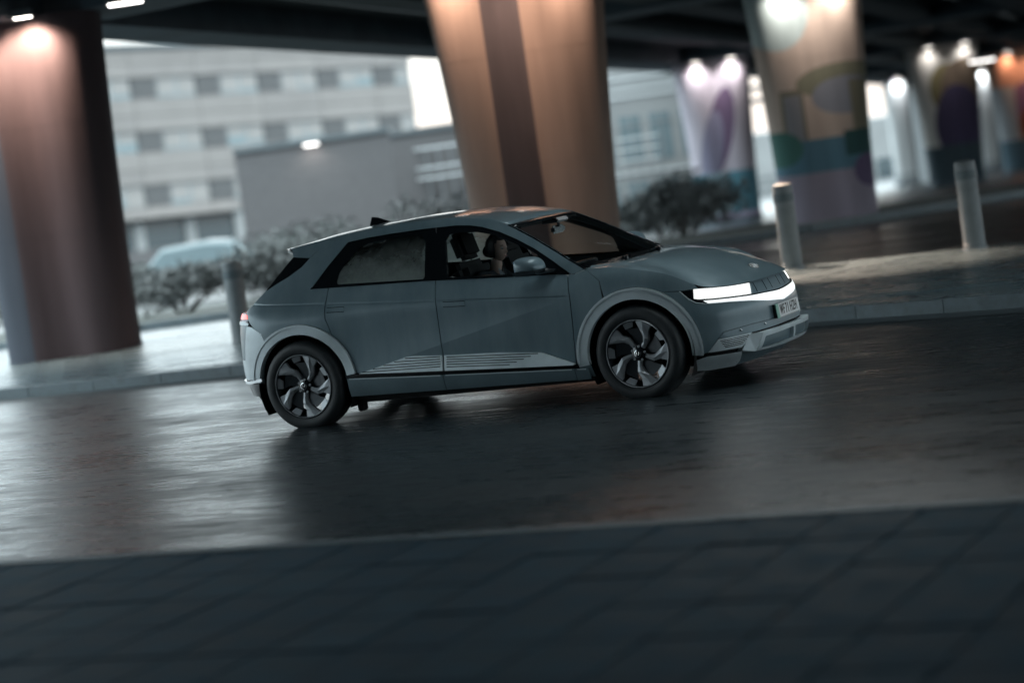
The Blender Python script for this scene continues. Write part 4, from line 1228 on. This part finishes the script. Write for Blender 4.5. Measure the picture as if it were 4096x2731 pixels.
# window surround, glass
rg_ = round_poly([(.358, 1.160), (.38, 1.256), (.492, 1.381), (.574, 1.446), (.724, 1.464), (1.008, 1.472), (1.130, 1.468), (1.168, 1.42), (1.195, 1.121)], .03)
fg_ = round_poly([(1.400, 1.112), (1.350, 1.40), (1.374, 1.443), (1.492, 1.446), (1.637, 1.434), (1.786, 1.395), (1.894, 1.349), (2.109, 1.250), (2.198, 1.197), (2.212, 1.066)], .022)
dlo = [(.130, 1.151), (.677, 1.131), (1.196, 1.112), (1.701, 1.081), (2.316, 1.048), (2.462, 1.036), (2.470, 1.046)] + dlo_top[::-1][1:] + [(.256, 1.305)]
both('window_surround', dlo, TRIM, holes=[rg_, fg_], off=-.006, h=.04, thick=.03)
both('belt_trim', [(.12, 1.147), (.677, 1.126), (1.196, 1.107), (1.701, 1.076), (2.316, 1.043), (2.462, 1.033), (2.462, 1.043), (2.316, 1.054), (1.701, 1.087), (1.196, 1.118), (.677, 1.137), (.13, 1.158)], TRIM, off=.004, h=.06)
both('front_window', fg_, GLASS, off=-.016, thick=0, h=.06)
for o in both('rear_window', rg_, FOGG, off=-.016, thick=0, h=.06): o['label'] = 'misted rear side window'
# door handles, flush
for (a, b, z0, z1) in ((1.377, 1.572, .908, .896), (.30, .462, .965, .958)):
    both('door_handle', round_poly([(a, z0 - .014), (b, z1 - .014), (b, z1 + .018), (a, z0 + .018)], .006), PAINT, off=.0035, thick=.003)
    both('handle_shadow_gap', [(a, z0 - .019), (b, z1 - .019), (b, z1 - .0155), (a, z0 - .0155)], TRIM, off=.001, thick=.003)
    both('handle_shadow_gap', [(a, z0 + .0195), (b, z1 + .0195), (b, z1 + .023), (a, z0 + .023)], TRIM, off=.001, thick=.003)

# roof
rs = [p[0] for p in rail_top]; rz = [p[1] for p in rail_top]
cx_ = [(-.16, -.42, 1.477), (.0, -.18, 1.510), (.247, .12, 1.553), (.5, .45, 1.580), (.91, .91, 1.599), (1.2, 1.2, 1.598), (1.343, 1.35, 1.594), (1.451, 1.46, 1.588), (1.665, 1.69, 1.561), (1.794, 1.83, 1.524), (1.911, 1.95, 1.476)]
P = []
for s in np.concatenate([np.linspace(-.16, .247, 8), np.linspace(.3, 1.911, 26)]):
    e_ = wrap(s, np.interp(s, rs, rz), -.002)
    xc = np.interp(s, [q[0] for q in cx_], [q[1] for q in cx_]); zc = np.interp(s, [q[0] for q in cx_], [q[2] for q in cx_])
    row = []
    for u in np.linspace(-1, 1, 25):
        w = abs(u) ** 2.4
        row.append((xc + (e_[0] - xc) * abs(u) ** 2, -e_[1] * u, zc + (e_[2] - zc) * w))
    P.append(row)
ROOF_END = P[0]; ROOF_FRONT = P[-1]
roof = grid_obj('roof', P, WET, thick=.012)
roof['label'] = 'roof skin shining with lamp reflections'
# spoiler lip below the roof tail
P2 = [ROOF_END, [(x + .01, y * .985, z - .02) for x, y, z in ROOF_END], [(x + .10, y * .95, z - .075) for x, y, z in ROOF_END]]
grid_obj('spoiler', P2, TRIM, thick=.01)
both('spoiler_side', [(-.155, 1.482), (-.106, 1.413), (.07, 1.395), (.075, 1.402), (.243, 1.512), (.243, 1.524), (.0, 1.503)], PAINT, off=-.004)
both('spoiler_fin', [(-.112, 1.416), (.068, 1.394), (-.004, 1.325), (-.127, 1.261), (-.400, 1.162), (-.26, 1.29)], TRIM, off=-.002, h=.04)
# windscreen, cowl
WS = []
for t in np.linspace(0, 1, 14):
    s = 1.915 + t * (2.612 - 1.915)
    z = float(np.interp(s, rs, rz)); e_ = wrap(s, z, -.012)
    xc = 1.955 + t * (2.775 - 1.955); zc = 1.472 + t * (1.050 - 1.472) + .028 * math.sin(math.pi * t)
    WS.append([(xc + (e_[0] - xc) * abs(u) ** 2.2, -e_[1] * u, zc + (e_[2] - zc) * abs(u) ** 2.2) for u in np.linspace(-1, 1, 21)])
grid_obj('windscreen', WS[1:-1], WSG)
grid_obj('windscreen_header', WS[:2], TRIM, thick=.006)
CW = [WS[-2], [(x + .02, y * .985, z - .004) for x, y, z in WS[-1]], [(x + .10 * (1 - .6 * abs(y)), y * .97, z - .012) for x, y, z in WS[-1]]]
grid_obj('cowl_panel', CW, TRIM, thick=.01)
both('screen_edge', rail_top[9:] + [(s - .012, z - .004) for s, z in rail_top[9:][::-1]], TRIM, off=.001, thick=.02, h=.04)
# wipers
for (a, b, c) in (((2.83, -.52, 1.075), (2.69, -.10, 1.085), (2.62, .34, 1.092)), ((2.86, .10, 1.078), (2.72, .42, 1.085), (2.63, .66, 1.075))):
    w = MB().tube([a, Vector(a).lerp(Vector(b), .5) + Vector((0, 0, .018)), b], .009, 6).build('wiper', TRIM, CAR, smooth=40)
    MB().tube([Vector(b) + Vector((.03, -.25, -.004)), b, c], .006, 6).build('wiper_blade', TRIM, w)
    MB().lathe([(.022, 0), (.022, .025), (0, .03)], 12, 'z', a).build('wiper_cap', TRIM, w, smooth=30)
# tail: rear screen, tailgate, bumper
ce = [(.06, 1.392), (-.02, 1.322), (-.14, 1.258), (-.40, 1.160), (-.585, 1.026)]
RW = []
for (s, z) in ce:
    e_ = wrap(s, z, -.006)
    t = (1.392 - z) / (1.392 - 1.026)
    RW.append([(e_[0] - (.34 - .20 * t) * (1 - abs(u) ** 1.7), -e_[1] * u, z + .012 * (1 - u * u)) for u in np.linspace(-1, 1, 17)])
grid_obj('rear_screen', RW, TRIM, thick=.006)
panel('tailgate', [(S[0], 1.008), (-.605, 1.008), (-.56, .985), (-.53, .955), (-.545, .90), (-.62, .56), (S[0], .56)], PAINT, sides=(1, -1), off=-.003, h=.05)
both('tail_lamp', [(-1.2, .962), (-1.2, 1.000), (-.575, 1.000), (-.555, .985), (-.535, .962)], TAIL, off=.004, h=.04)
rb = [(-.35, .835), (-.455, .892), (-.535, .905), (-.62, .62), (S[0] + .0, .60), (S[0] + .0, .462), (-.62, .452), (-.41, .470)] + arc(*RC, ARR + .004, 167, 129, 14)
panel('rear_bumper', rb, CLAD, sides=(1, -1), off=.0)
panel('rear_skid_trim', [(-.40, .466), (-.56, .446), (S[0], .45), (S[0], .425), (-.56, .422), (-.40, .442)], CHROME, sides=(1, -1), off=.018, h=.05)
panel('rear_valance', [(-.405, .425), (-.62, .415), (S[0], .415), (S[0], .32), (-.62, .31), (-.52, .312), (-.44, .35)], TRIM, sides=(1, -1), off=-.01, h=.05)
both('lamp_ledge', [(-.50, .928), (-.56, .945), (-1.1, .945), (-1.1, .922), (-.60, .915), (-.51, .910)], CLAD, off=.006, h=.05)
# aerial
MB().add([(.345, 0, 1.644), (.33, -.03, 1.572), (.33, .03, 1.572), (.40, 0, 1.637), (.52, -.012, 1.586), (.52, .012, 1.586), (.42, -.034, 1.578), (.42, .034, 1.578)],
         [(0, 2, 1), (0, 1, 6, 3), (0, 3, 7, 2), (3, 6, 4), (3, 5, 7), (3, 4, 5), (1, 2, 7, 5, 4, 6)]).build('aerial_fin', TRIM, CAR, smooth=30, fix=True)

# dark inner shell, wheel wells and underbody
shell = []
def shell_side(sd):
    mb = MB(); a = np.linspace(S[0], SEND, 150); zz_ = np.linspace(.20, 1.0, 22)
    Pg = [[wrap(s, z, -.045) * [1, sd, 1] for z in zz_] for s in a]
    n = len(zz_); vs = [q for r in Pg for q in r]; fs = []
    for i in range(len(a) - 1):
        for j in range(n - 1):
            sc, zc = (a[i] + a[i + 1]) / 2, (zz_[j] + zz_[j + 1]) / 2
            if math.hypot(sc - FC[0], zc - FC[1]) < .46 or math.hypot(sc - RC[0], zc - RC[1]) < .46: continue
            if zc > .80 and 2.4 < sc: continue
            if zc > .74 and sc > 3.4: continue
            fs.append((i * n + j, i * n + j + 1, (i + 1) * n + j + 1, (i + 1) * n + j))
    return mb.add(vs, fs).build('inner_shell', DARK, CAR, fix=True)
shell_side(1); shell_side(-1)
for (cx, cz) in (FC, RC):
    for sd in (1, -1):
        prof = [(.445, -.90), (.445, -.52), (.0, -.50)]
        mb = MB()
        n = 30; vs = []
        for (r_, yy) in prof:
            for k in range(n + 1):
                t = math.radians(-28 + 236 * k / n); vs.append((cx + r_ * math.cos(t), yy * sd, cz + r_ * math.sin(t)))
        fs = [(i * (n + 1) + k, i * (n + 1) + k + 1, (i + 1) * (n + 1) + k + 1, (i + 1) * (n + 1) + k) for i in range(2) for k in range(n)]
        mb.add(vs, fs).build('wheel_well', DARK, CAR, fix=True)
MB().box((1.5, 0, .225), (2.1, 1.62, .09)).box((3.35, 0, .24), (.62, 1.2, .08)).box((-.35, 0, .30), (.55, 1.2, .1)).build('underbody', DARK, CAR)
MB().box((.42, -.74, .165), (.05, .10, .12)).build('jacking_bracket', DARK, CAR, bevel=.01)
MB().box((3.0, 0, .37), (.06, 1.5, .06)).box((0, 0, .37), (.06, 1.5, .06)).build('axle', DARK, CAR)

# ---- wheels
def wheel(cx, sd, label=None, spin=0., steer=0.):
    w = empty('wheel', (cx, -sd * .81, .371), CAR)
    w.rotation_euler = (0, 0, steer if sd > 0 else math.pi + steer)
    return w
def tyre_mesh():
    pr = [(.262, -.112), (.275, -.122), (.315, -.128), (.345, -.120), (.362, -.100), (.369, -.07), (.3705, -.03)]
    pr = pr + [(r, -a) for r, a in pr[::-1]]
    mb = MB().lathe(pr, 72, 'y', close=False)
    return mb
WPARTS = None
def rim_parts(w):
    global WPARTS
    if WPARTS: 
        for o in WPARTS:
            c = o.copy(); COL.objects.link(c); c.parent = w
        return
    WPARTS = []
    t = tyre_mesh().build('tyre', RUB, w, smooth=35, fix=True); WPARTS.append(t)
    WPARTS.append(MB().lathe([(.262, -.112), (.268, -.122), (.263, -.127), (.252, -.120), (.243, -.09), (.238, .05), (.262, .11)], 72, 'y').build('rim_barrel', ALLOY_D, w, smooth=35, fix=True))
    WPARTS.append(MB().lathe([(.2635, -.126), (.259, -.1305), (.2545, -.127)], 72, 'y').build('rim_edge', ALLOY, w, smooth=60, fix=True))
    # spokes: narrow at the hub, cranked, broad at the rim
    for k in range(5):
        b = math.radians(118 + 72 * k)
        pts = []
        def P_(r, a, y): return (r * math.cos(b + math.radians(a)), y, r * math.sin(b + math.radians(a)))
        def row(r, a0, a1, yc, ye): return [P_(r, a0, ye), P_(r, (a0 + a1) / 2 + 1, yc), P_(r, a1, ye)]
        rows_ = [row(.052, -12, 22, -.098, -.094), row(.10, -5, 15, -.108, -.098), row(.142, -2, 21, -.122, -.106), row(.19, 10, 32, -.124, -.112), row(.255, 10, 41, -.124, -.117)]
        mb = MB(); vs = [q for r in rows_ for q in r]
        fs = [(i * 3 + j, i * 3 + j + 1, (i + 1) * 3 + j + 1, (i + 1) * 3 + j) for i in range(4) for j in range(2)]
        mb.add(vs, fs); n = len(vs); mb.v += [(x, y + .03, z) for x, y, z in vs]
        for i in range(4):
            mb.f += [(i * 3, (i + 1) * 3, n + (i + 1) * 3, n + i * 3), (i * 3 + 2, n + i * 3 + 2, n + (i + 1) * 3 + 2, (i + 1) * 3 + 2)]
        WPARTS.append(mb.build('spoke', ALLOY, w, fix=True))
        # aero blade between spokes and the pale tab at the rim
        rows_ = [[P_(.06, 26, -.07), P_(.06, 56, -.07)], [P_(.15, 24, -.085), P_(.15, 62, -.08)], [P_(.20, 36, -.095), P_(.205, 68, -.085)]]
        mb = MB().add([q for r in rows_ for q in r], [(0, 1, 3, 2), (2, 3, 5, 4)])
        mb.add([(x, y + .012, z) for r in rows_ for x, y, z in r], [(0, 2, 3, 1), (2, 4, 5, 3)])
        WPARTS.append(mb.build('aero_blade', ALLOY_D, w))
        rows_ = [[P_(.208, 50, -.10), P_(.208, 68, -.10)], [P_(.257, 46, -.117), P_(.257, 66, -.117)]]
        mb = MB().add([q for r in rows_ for q in r], [(0, 1, 3, 2)]).add([(x, y + .012, z) for r in rows_ for x, y, z in r], [(0, 2, 3, 1)])
        WPARTS.append(mb.build('rim_tab', ALLOY, w))
    WPARTS.append(MB().lathe([(.175, -.035), (.175, -.02), (.05, -.035)], 48, 'y').build('brake_disc', ALLOY_D, w, smooth=30, fix=True))
    WPARTS.append(MB().lathe([(.058, -.085), (.055, -.104), (.034, -.110), (.033, -.117), (0, -.118)], 32, 'y').build('hub_cap', TRIM, w, smooth=30, fix=True))
    mb = MB().lathe([(.0245, -.1185), (.0285, -.1195), (.0245, -.1205)], 28, 'y')
    for sx in (-1, 1): mb.tube([(sx * .010 - .004, -.1195, -.013), (sx * .010 + .004, -.1195, .013)], .003, 6)
    mb.tube([(-.010, -.1195, -.002), (.010, -.1195, .002)], .003, 6)
    WPARTS.append(mb.build('hub_emblem', CHROME, w, smooth=40))
    mb = MB()
    for k in range(5):
        b = math.radians(118 + 36 + 72 * k); mb.lathe([(.010, -.100), (.010, -.108), (0, -.109)], 8, 'y', (.055 * math.cos(b), 0, .055 * math.sin(b)))
    WPARTS.append(mb.build('wheel_nuts', ALLOY, w, smooth=40)); WPARTS[-1]['kind'] = 'stuff'
WH = []
for (cx, sd, st) in ((3.0, 1, -.04), (0, 1, 0), (3.0, -1, -.04), (0, -1, 0)):
    w = wheel(cx, sd, steer=st); rim_parts(w); WH.append(w)
WH[1].rotation_euler.y = math.radians(4)

# ---- mirrors
for sd in (1, -1):
    mr = empty('wing_mirror', (0, 0, 0), CAR)
    c = Vector((2.215, -1.025 * sd, 1.135))
    mb = MB(); n, m_ = 20, 14; vs, fs = [], []
    for i in range(m_ + 1):
        p = math.pi * i / m_
        for k in range(n):
            t = 2 * math.pi * k / n
            f = lambda v, e: math.copysign(abs(v) ** e, v)
            x = .115 * f(math.sin(p), .7) * f(math.cos(t), .75); y = .125 * f(math.sin(p), .7) * f(math.sin(t), .8); z = .075 * f(math.cos(p), .8)
            x += -.02 * (z / .075) + .02; 
            if z < -.028: z = -.028
            if x < -.075: x = -.075
            vs.append((c.x + x, c.y + y, c.z + z))
    for i in range(m_):
        for k in range(n): fs.append((i * n + k, (i + 1) * n + k, (i + 1) * n + (k + 1) % n, i * n + (k + 1) % n))
    mb.add(vs, fs).build('mirror_shell', PAINT, mr, smooth=40, fix=True)
    MB().box((c.x + .02, c.y, c.z - .042), (.20, .23, .03)).build('mirror_base', TRIM, mr, bevel=.01, smooth=40)
    MB().box((c.x - .058, c.y, c.z + .012), (.012, .20, .09)).build('mirror_glass', CHROME, mr)
    MB().add([(c.x - .06, c.y + .07 * sd, c.z - .05), (c.x + .12, c.y + .07 * sd, c.z - .05), (c.x + .16, -.84 * sd, c.z - .085), (c.x + .02, -.84 * sd, c.z - .085),
              (c.x - .06, c.y + .07 * sd, c.z - .03), (c.x + .12, c.y + .07 * sd, c.z - .03), (c.x + .16, -.84 * sd, c.z - .05), (c.x + .02, -.84 * sd, c.z - .05)],
             [(0, 1, 2, 3), (4, 7, 6, 5), (0, 4, 5, 1), (1, 5, 6, 2), (2, 6, 7, 3), (3, 7, 4, 0)]).build('mirror_arm', TRIM, mr, fix=True)
# ---- number plate with its characters
PLB = empty('number_plate', (3.905, 0, .578), CAR)
tilt = .085
PLB.rotation_euler = (0, -tilt, 0)
MB().box((-.02, 0, -.055), (.03, .50, .105)).build('plate_holder', TRIM, PLB)
MB().box((0, .0265, -.0555), (.006, .467, .111)).build('plate_face', PLATE, PLB)
MB().box((0, -.2335, -.0555), (.0061, .053, .111)).build('green_flash', PGREEN, PLB)
def text_mesh(body, size, name, m, parent):
    cu = bpy.data.curves.new(name, 'FONT'); cu.body = body; cu.size = size; cu.extrude = .0006; cu.align_x = 'CENTER'; cu.align_y = 'CENTER'; cu.offset = .0016
    ob = bpy.data.objects.new(name + '_tmp', cu); COL.objects.link(ob)
    dg = bpy.context.evaluated_depsgraph_get(); me = bpy.data.meshes.new_from_object(ob.evaluated_get(dg))
    bpy.data.objects.remove(ob)
    me.name = name
    return link(name, me, m, parent)
cx0 = -.186
adv = [.058, .056, .050, .044, None, .058, .056, .058]
yy = -.178
for ch, wd, xsc in (('W', .056, .72), ('F', .054, 1.0), ('7', .054, 1.0), ('1', .034, 1.0), (' ', .022, 1), ('H', .056, .92), ('Z', .054, 1.0), ('H', .056, .92)):
    if ch != ' ':
        t = text_mesh(ch, .108, 'plate_character', PINK, PLB)
        t.rotation_euler = (math.pi / 2, 0, math.pi / 2); t.location = (.0042, yy + wd / 2, -.0555); t.scale = (.72 * xsc, 1.0, 1)
    yy += wd
for yy in (-.135, .155): MB().lathe([(.006, 0), (.006, .003), (0, .004)], 10, 'z', (0, 0, 0)).build('plate_screw', TRIM, PLB).location = (.003, yy, -.0555)
for o in PLB.children:
    if o.name.startswith('plate_screw'): o.rotation_euler = (0, math.pi / 2, 0)
MB().box((0.0033, .0265, -.0025), (.0012, .465, .002)).box((0.0033, .0265, -.1085), (.0012, .465, .002)).build('plate_border', PINK, PLB)
# ---- bonnet emblem: ring and slanted letter
bp_ = hood_pt(SEND - .002, .868); bq = hood_pt(SEND - .002, .90)
d_ = Vector(bq - bp_).normalized(); nrm = Vector((0, 1, 0)).cross(d_).normalized()
if nrm.z < 0: nrm = -nrm
EB = empty('bonnet_emblem', (0, 0, 0), CAR)
xa = Vector((0, 1, 0)); ya = -d_
EB.matrix_world = Matrix(((xa.x, ya.x, nrm.x, bp_[0]), (xa.y, ya.y, nrm.y, 0), (xa.z, ya.z, nrm.z, bp_[2]), (0, 0, 0, 1)))
mb = MB(); ring = []
for k in range(40):
    t = 2 * math.pi * k / 40; ring.append((.064 * math.cos(t), .034 * math.sin(t), .006))
mb.tube(ring + ring[:1], .0045, 8, False)
mb.build('emblem_ring', CHROME, EB, smooth=60)
mb = MB()
for sx in (-1, 1): mb.tube([(sx * .022 - .012, -.026, .006), (sx * .022, 0, .008), (sx * .022 + .012, .026, .006)], .005, 8)
mb.tube([(-.022, -.006, .008), (.022, .006, .008)], .005, 8)
mb.build('emblem_letter', CHROME, EB, smooth=60)
mb = MB(); mb.add([(x * .97, y * .97, .003) for x, y, z in ring], [tuple(range(40))]); mb.build('emblem_field', TRIM, EB)
# parking sensors
for (s, z) in ((3.825, .446), (4.101, .452)):
    for sd in (1, -1):
        q = wrap(s, z, .002) * [1, sd, 1]
        MB().ellipsoid(q, (.010, .010, .010), 12, 8).build('parking_sensor', CHROME, CAR, smooth=60)

# ---- cabin
IN = lambda mb, name, m=INT, **k: mb.build(name, m, CAR, **k)
IN(MB().box((1.2, 0, .32), (2.8, 1.5, .06)), 'cabin_floor')
IN(MB().box((2.42, 0, .86), (.46, 1.50, .26)), 'dashboard', bevel=.06, smooth=40)
IN(MB().box((2.2, .0, 1.005), (.05, .62, .13)), 'screen_panel', TRIM, bevel=.01)
def seat(x, y, name='seat', hr=True):
    s = empty(name, (x, y, 0), CAR)
    MB().box((.20, 0, .55), (.54, .52, .18)).build('cushion', SEATM, s, bevel=.05, smooth=40)
    Mx = Matrix.Rotation(math.radians(-16), 3, 'Y')
    MB().box((-.155, 0, .90), (.16, .50, .62), Mx).build('seat_back', SEATM, s, bevel=.06, smooth=40)
    if hr:
        MB().box((-.245, 0, 1.325), (.11, .29, .23), Mx).build('headrest', SEATM, s, bevel=.035, smooth=40)
        mb = MB()
        for q in (-.06, .06): mb.tube([(-.225, q, 1.17), (-.25, q, 1.27)], .008, 6)
        mb.build('headrest_post', ALLOY_D, s)
    return s
seat(1.62, -.38); seat(1.62, .38)
s = empty('rear_seat', (.62, 0, 0), CAR)
MB().box((.22, 0, .55), (.52, 1.30, .18)).build('cushion', SEATM, s, bevel=.05, smooth=40)
MB().box((-.14, 0, .86), (.16, 1.30, .60), Matrix.Rotation(math.radians(-22), 3, 'Y')).build('seat_back', SEATM, s, bevel=.06, smooth=40)
for q in (-.42, .42): MB().box((-.27, q, 1.22), (.10, .27, .18), Matrix.Rotation(math.radians(-18), 3, 'Y')).build('headrest', SEATM, s, bevel=.035, smooth=40)
IN(MB().box((-.15, 0, .92), (.7, 1.2, .03)), 'parcel_shelf')
# inner pillars and headlining
for sd in (-1, 1):
    IN(MB().tube([(1.33, sd * .76, .95), (1.27, sd * .655, 1.3), (1.25, sd * .56, 1.50)], [.06, .05, .04], 8), 'door_pillar', smooth=40)
    IN(MB().box((1.9, sd * .80, .72), (1.15, .05, .50)), 'door_lining')
    IN(MB().box((.75, sd * .80, .76), (1.0, .05, .52)), 'door_lining')
HLN = [[(x, y * .97, z - .035) for x, y, z in row] for row in P[4:]]
grid_obj('headlining', HLN, INT)
# steering wheel
st = empty('steering_wheel', (2.05, -.38, .93), CAR); st.rotation_euler = (0, math.radians(-66), 0)
ring = [(.175 * math.cos(2 * math.pi * k / 32), .175 * math.sin(2 * math.pi * k / 32), 0) for k in range(33)]
MB().tube(ring, .016, 8, False).build('rim', INT, st, smooth=60)
MB().box((0, 0, -.01), (.10, .11, .04)).box((0, .10, -.01), (.04, .14, .02)).box((0, -.10, -.01), (.04, .14, .02)).box((-.10, 0, -.01), (.14, .03, .02)).build('hub', INT, st, bevel=.008)
# rear view mirror, sensor pod, seat belt
rv = MB().box((2.045, 0, 1.352), (.035, .23, .065)).build('rear_view_mirror', TRIM, CAR, bevel=.015, smooth=40)
MB().tube([(2.06, 0, 1.37), (2.05, 0, 1.43)], .012, 8).build('mirror_stalk', TRIM, rv)
IN(MB().box((2.0, 0.05, 1.425), (.16, .22, .04)), 'sensor_pod', TRIM, bevel=.012)
IN(MB().box((2.30, -.62, 1.005), (.16, .07, .012)).box((2.44, -.55, 1.0), (.03, .12, .05)), 'dash_papers', PLATE)
for sd in (-1, 1): IN(MB().box((1.93, sd * .34, 1.425), (.10, .40, .015)), 'sun_visor')

# ------------------------------------------------------------------ driver
SKIN = mat('skin', (.60, .42, .35), .5, spec=.3)
HAIR = mat('dark_hair', (.012, .011, .012), .55)
COAT = mat('dark_jacket', (.018, .024, .032), .75)
SHIRT = mat('pale_shirt', (.45, .50, .55), .8)
def skinned(name, pts, edges, m, parent, sub=2):
    me = bpy.data.meshes.new(name); me.from_pydata([p[:3] for p in pts], edges, [])
    o = link(name, me, m, parent)
    md = o.modifiers.new('skin', 'SKIN'); 
    sv = me.skin_vertices[0].data
    for i, p in enumerate(pts):
        sv[i].radius = (p[3], p[4] if len(p) > 4 else p[3]); sv[i].use_root = (i == 0)
    md.use_smooth_shade = True
    sb = o.modifiers.new('smooth', 'SUBSURF'); sb.levels = sub; sb.render_levels = sub
    return o
DRV = empty('person', (1.55, -.38, .62))
tag(DRV, 'driver with dark tied back hair and a dark jacket sitting at the wheel', 'person')
def rel(p): return (p[0] - 1.55, p[1] + .38, p[2] - .62) + tuple(p[3:])
# body: torso, neck, arms to the wheel, thighs and shins
bpts = [(1.60, -.38, .70, .15, .12), (1.575, -.38, .86, .15, .11), (1.565, -.38, 1.0, .16, .10), (1.58, -.38, 1.09, .11, .08),
        (1.575, -.55, 1.06, .065), (1.60, -.19 - .02, 1.06, .065),
        (1.72, -.60, .88, .05), (1.96, -.53, .95, .038), (1.76, -.18, .88, .05), (1.98, -.25, .97, .038),
        (1.72, -.47, .66, .085), (2.10, -.48, .70, .065), (2.30, -.46, .42, .048), (1.72, -.29, .66, .085), (2.10, -.27, .70, .065), (2.32, -.28, .42, .048)]
bedg = [(0, 1), (1, 2), (2, 3), (2, 4), (2, 5), (4, 6), (6, 7), (5, 8), (8, 9), (0, 10), (10, 11), (11, 12), (0, 13), (13, 14), (14, 15)]
skinned('jacket', [rel(p) for p in bpts], bedg, COAT, DRV)
skinned('neck', [rel(p) for p in [(1.60, -.38, 1.06, .055), (1.635, -.38, 1.13, .050), (1.65, -.38, 1.20, .052)]], [(0, 1), (1, 2)], SKIN, DRV)
def head():
    mb = MB(); n, m_ = 40, 30; vs, fs = [], []
    for i in range(m_ + 1):
        p = math.pi * i / m_
        for k in range(n):
            t = 2 * math.pi * k / n
            d = Vector((math.sin(p) * math.cos(t), math.sin(p) * math.sin(t), math.cos(p)))
            x, y, z = d.x * .092, d.y * .074, d.z * .118
            fr = max(0, d.x)
            if d.z < 0:                                   # jaw narrows, chin comes forward
                y *= 1 + .28 * d.z * (.4 + fr); x += .018 * fr * (-d.z)
                if d.x < 0: x *= 1 + .35 * d.z
            if fr > .2:
                g = lambda c, s_: math.exp(-((d.z - c) / s_) ** 2)
                ny = math.exp(-(d.y / .16) ** 2)
                x += fr * (.010 * g(.18, .10) * math.exp(-(d.y / .5) ** 2) + .026 * g(-.16, .11) * ny + .012 * g(.0, .16) * ny)        # brow, nose
                x -= fr * .012 * g(.06, .09) * (math.exp(-((abs(d.y) - .38) / .17) ** 2))                                          # eye sockets
                x += fr * (.008 * g(-.46, .05) + .008 * g(-.57, .05)) * math.exp(-(d.y / .3) ** 2) - fr * .006 * g(-.515, .03) * math.exp(-(d.y / .3) ** 2)   # lips
                x += fr * .010 * g(-.82, .14) * math.exp(-(d.y / .4) ** 2)
            vs.append((x, y, z))
    for i in range(m_):
        for k in range(n): fs.append((i * n + k, (i + 1) * n + k, (i + 1) * n + (k + 1) % n, i * n + (k + 1) % n))
    return mb.add(vs, fs)
HD = empty('head', (1.665 - 1.55, 0, 1.272 - .62), DRV); HD.rotation_euler = (0, math.radians(9), math.radians(-12)); HD.scale = (.88, .88, .88)
head().build('face', SKIN, HD, smooth=60, fix=True)
mb = MB()
for sy in (-1, 1): mb.ellipsoid((.078, sy * .030, .012), (.012, .014, .011), 12, 8)
mb.build('eyes', mat('eye_white', (.5, .5, .5), .2), HD, smooth=60)
mb = MB()
for sy in (-1, 1): mb.ellipsoid((.0875, sy * .031, .010), (.004, .007, .007), 10, 6); mb.tube([(.080, sy * .014, .034), (.086, sy * .032, .040), (.072, sy * .052, .036)], .0035, 6)
mb.build('iris_and_brow', HAIR, HD, smooth=60)
MB().tube([(.094, -.020, -.059), (.101, 0, -.058), (.094, .020, -.059)], [.003, .006, .003], 8).build('lips', mat('lip', (.38, .16, .15), .4), HD, smooth=60)
for sy in (-1, 1): MB().ellipsoid((-.006, sy * .072, -.004), (.016, .008, .028), 12, 8).build('ear', SKIN, HD, smooth=60)
# hair: cap over crown and back, gathered behind
mb = MB(); n, m_ = 36, 24; vs, fs = [], []
for i in range(m_ + 1):
    p = math.pi * i / m_
    for k in range(n):
        t = 2 * math.pi * k / n
        d = Vector((math.sin(p) * math.cos(t), math.sin(p) * math.sin(t), math.cos(p)))
        w_ = 1.09 + .02 * math.sin(9 * t + 5 * p)
        vs.append(Vector((d.x * .097 * w_ - .004, d.y * .080 * w_, d.z * .121 * w_ + .006)))
for i in range(m_):
    for k in range(n):
        q = [(i * n + k), ((i + 1) * n + k), ((i + 1) * n + (k + 1) % n), (i * n + (k + 1) % n)]
        c = sum((vs[a] for a in q), Vector()) / 4
        if c.x > .046 - .35 * max(0, c.z - .055) * 0 and c.z < .082 - .0 * c.x: continue
        if c.x > .026 and c.z < .055: continue
        if c.z < -.075: continue
        fs.append(tuple(q))
mb.add(vs, fs)
o = mb.build('hair', HAIR, HD, smooth=60)
md = o.modifiers.new('thickness', 'SOLIDIFY'); md.thickness = .012; md.offset = -1
MB().ellipsoid((-.115, 0, -.035), (.045, .05, .055), 16, 10).build('hair_bun', HAIR, HD, smooth=60)
# collar
mb = MB()
mb.add([(1.668, -.42, 1.125), (1.70, -.38, 1.06), (1.668, -.34, 1.125), (1.672, -.405, 1.03), (1.70, -.38, .96), (1.672, -.355, 1.03)], [(0, 3, 1), (2, 1, 5), (1, 3, 4), (1, 4, 5)])
cl = mb.build('shirt_collar', SHIRT, DRV); cl.location = (-1.55 , .38, -.62)
cl.location = (-1.55, .38, -.62)
# hands on the wheel: palm and five separate fingers each
def hand(at, sgn):
    h = empty('hand', (at[0] - 1.55, at[1] + .38, at[2] - .62), DRV)
    pts = [(0, 0, 0, .022, .015), (.035, 0, .02, .030, .015), (.07, 0, .045, .030, .014)]
    skinned('palm', pts, [(0, 1), (1, 2)], SKIN, h, 1)
    for q in range(4):
        oy = -.024 + q * .016; L_ = (.9, 1.0, .95, .78)[q]
        skinned('finger', [(.065, oy, .045, .009), (.09, oy, .062 + .008 * L_, .0085), (.112 * 1, oy, .055, .008), (.112, oy, .035 + .01 * (1 - L_), .007)], [(0, 1), (1, 2), (2, 3)], SKIN, h, 1)
    skinned('thumb', [(.025, sgn * .022, .02, .011), (.05, sgn * .045, .035, .010), (.08, sgn * .05, .05, .009)], [(0, 1), (1, 2)], SKIN, h, 1)
hand((1.955, -.535, .955), 1); hand((1.975, -.245, .975), -1)
bpy.context.view_layer.update()
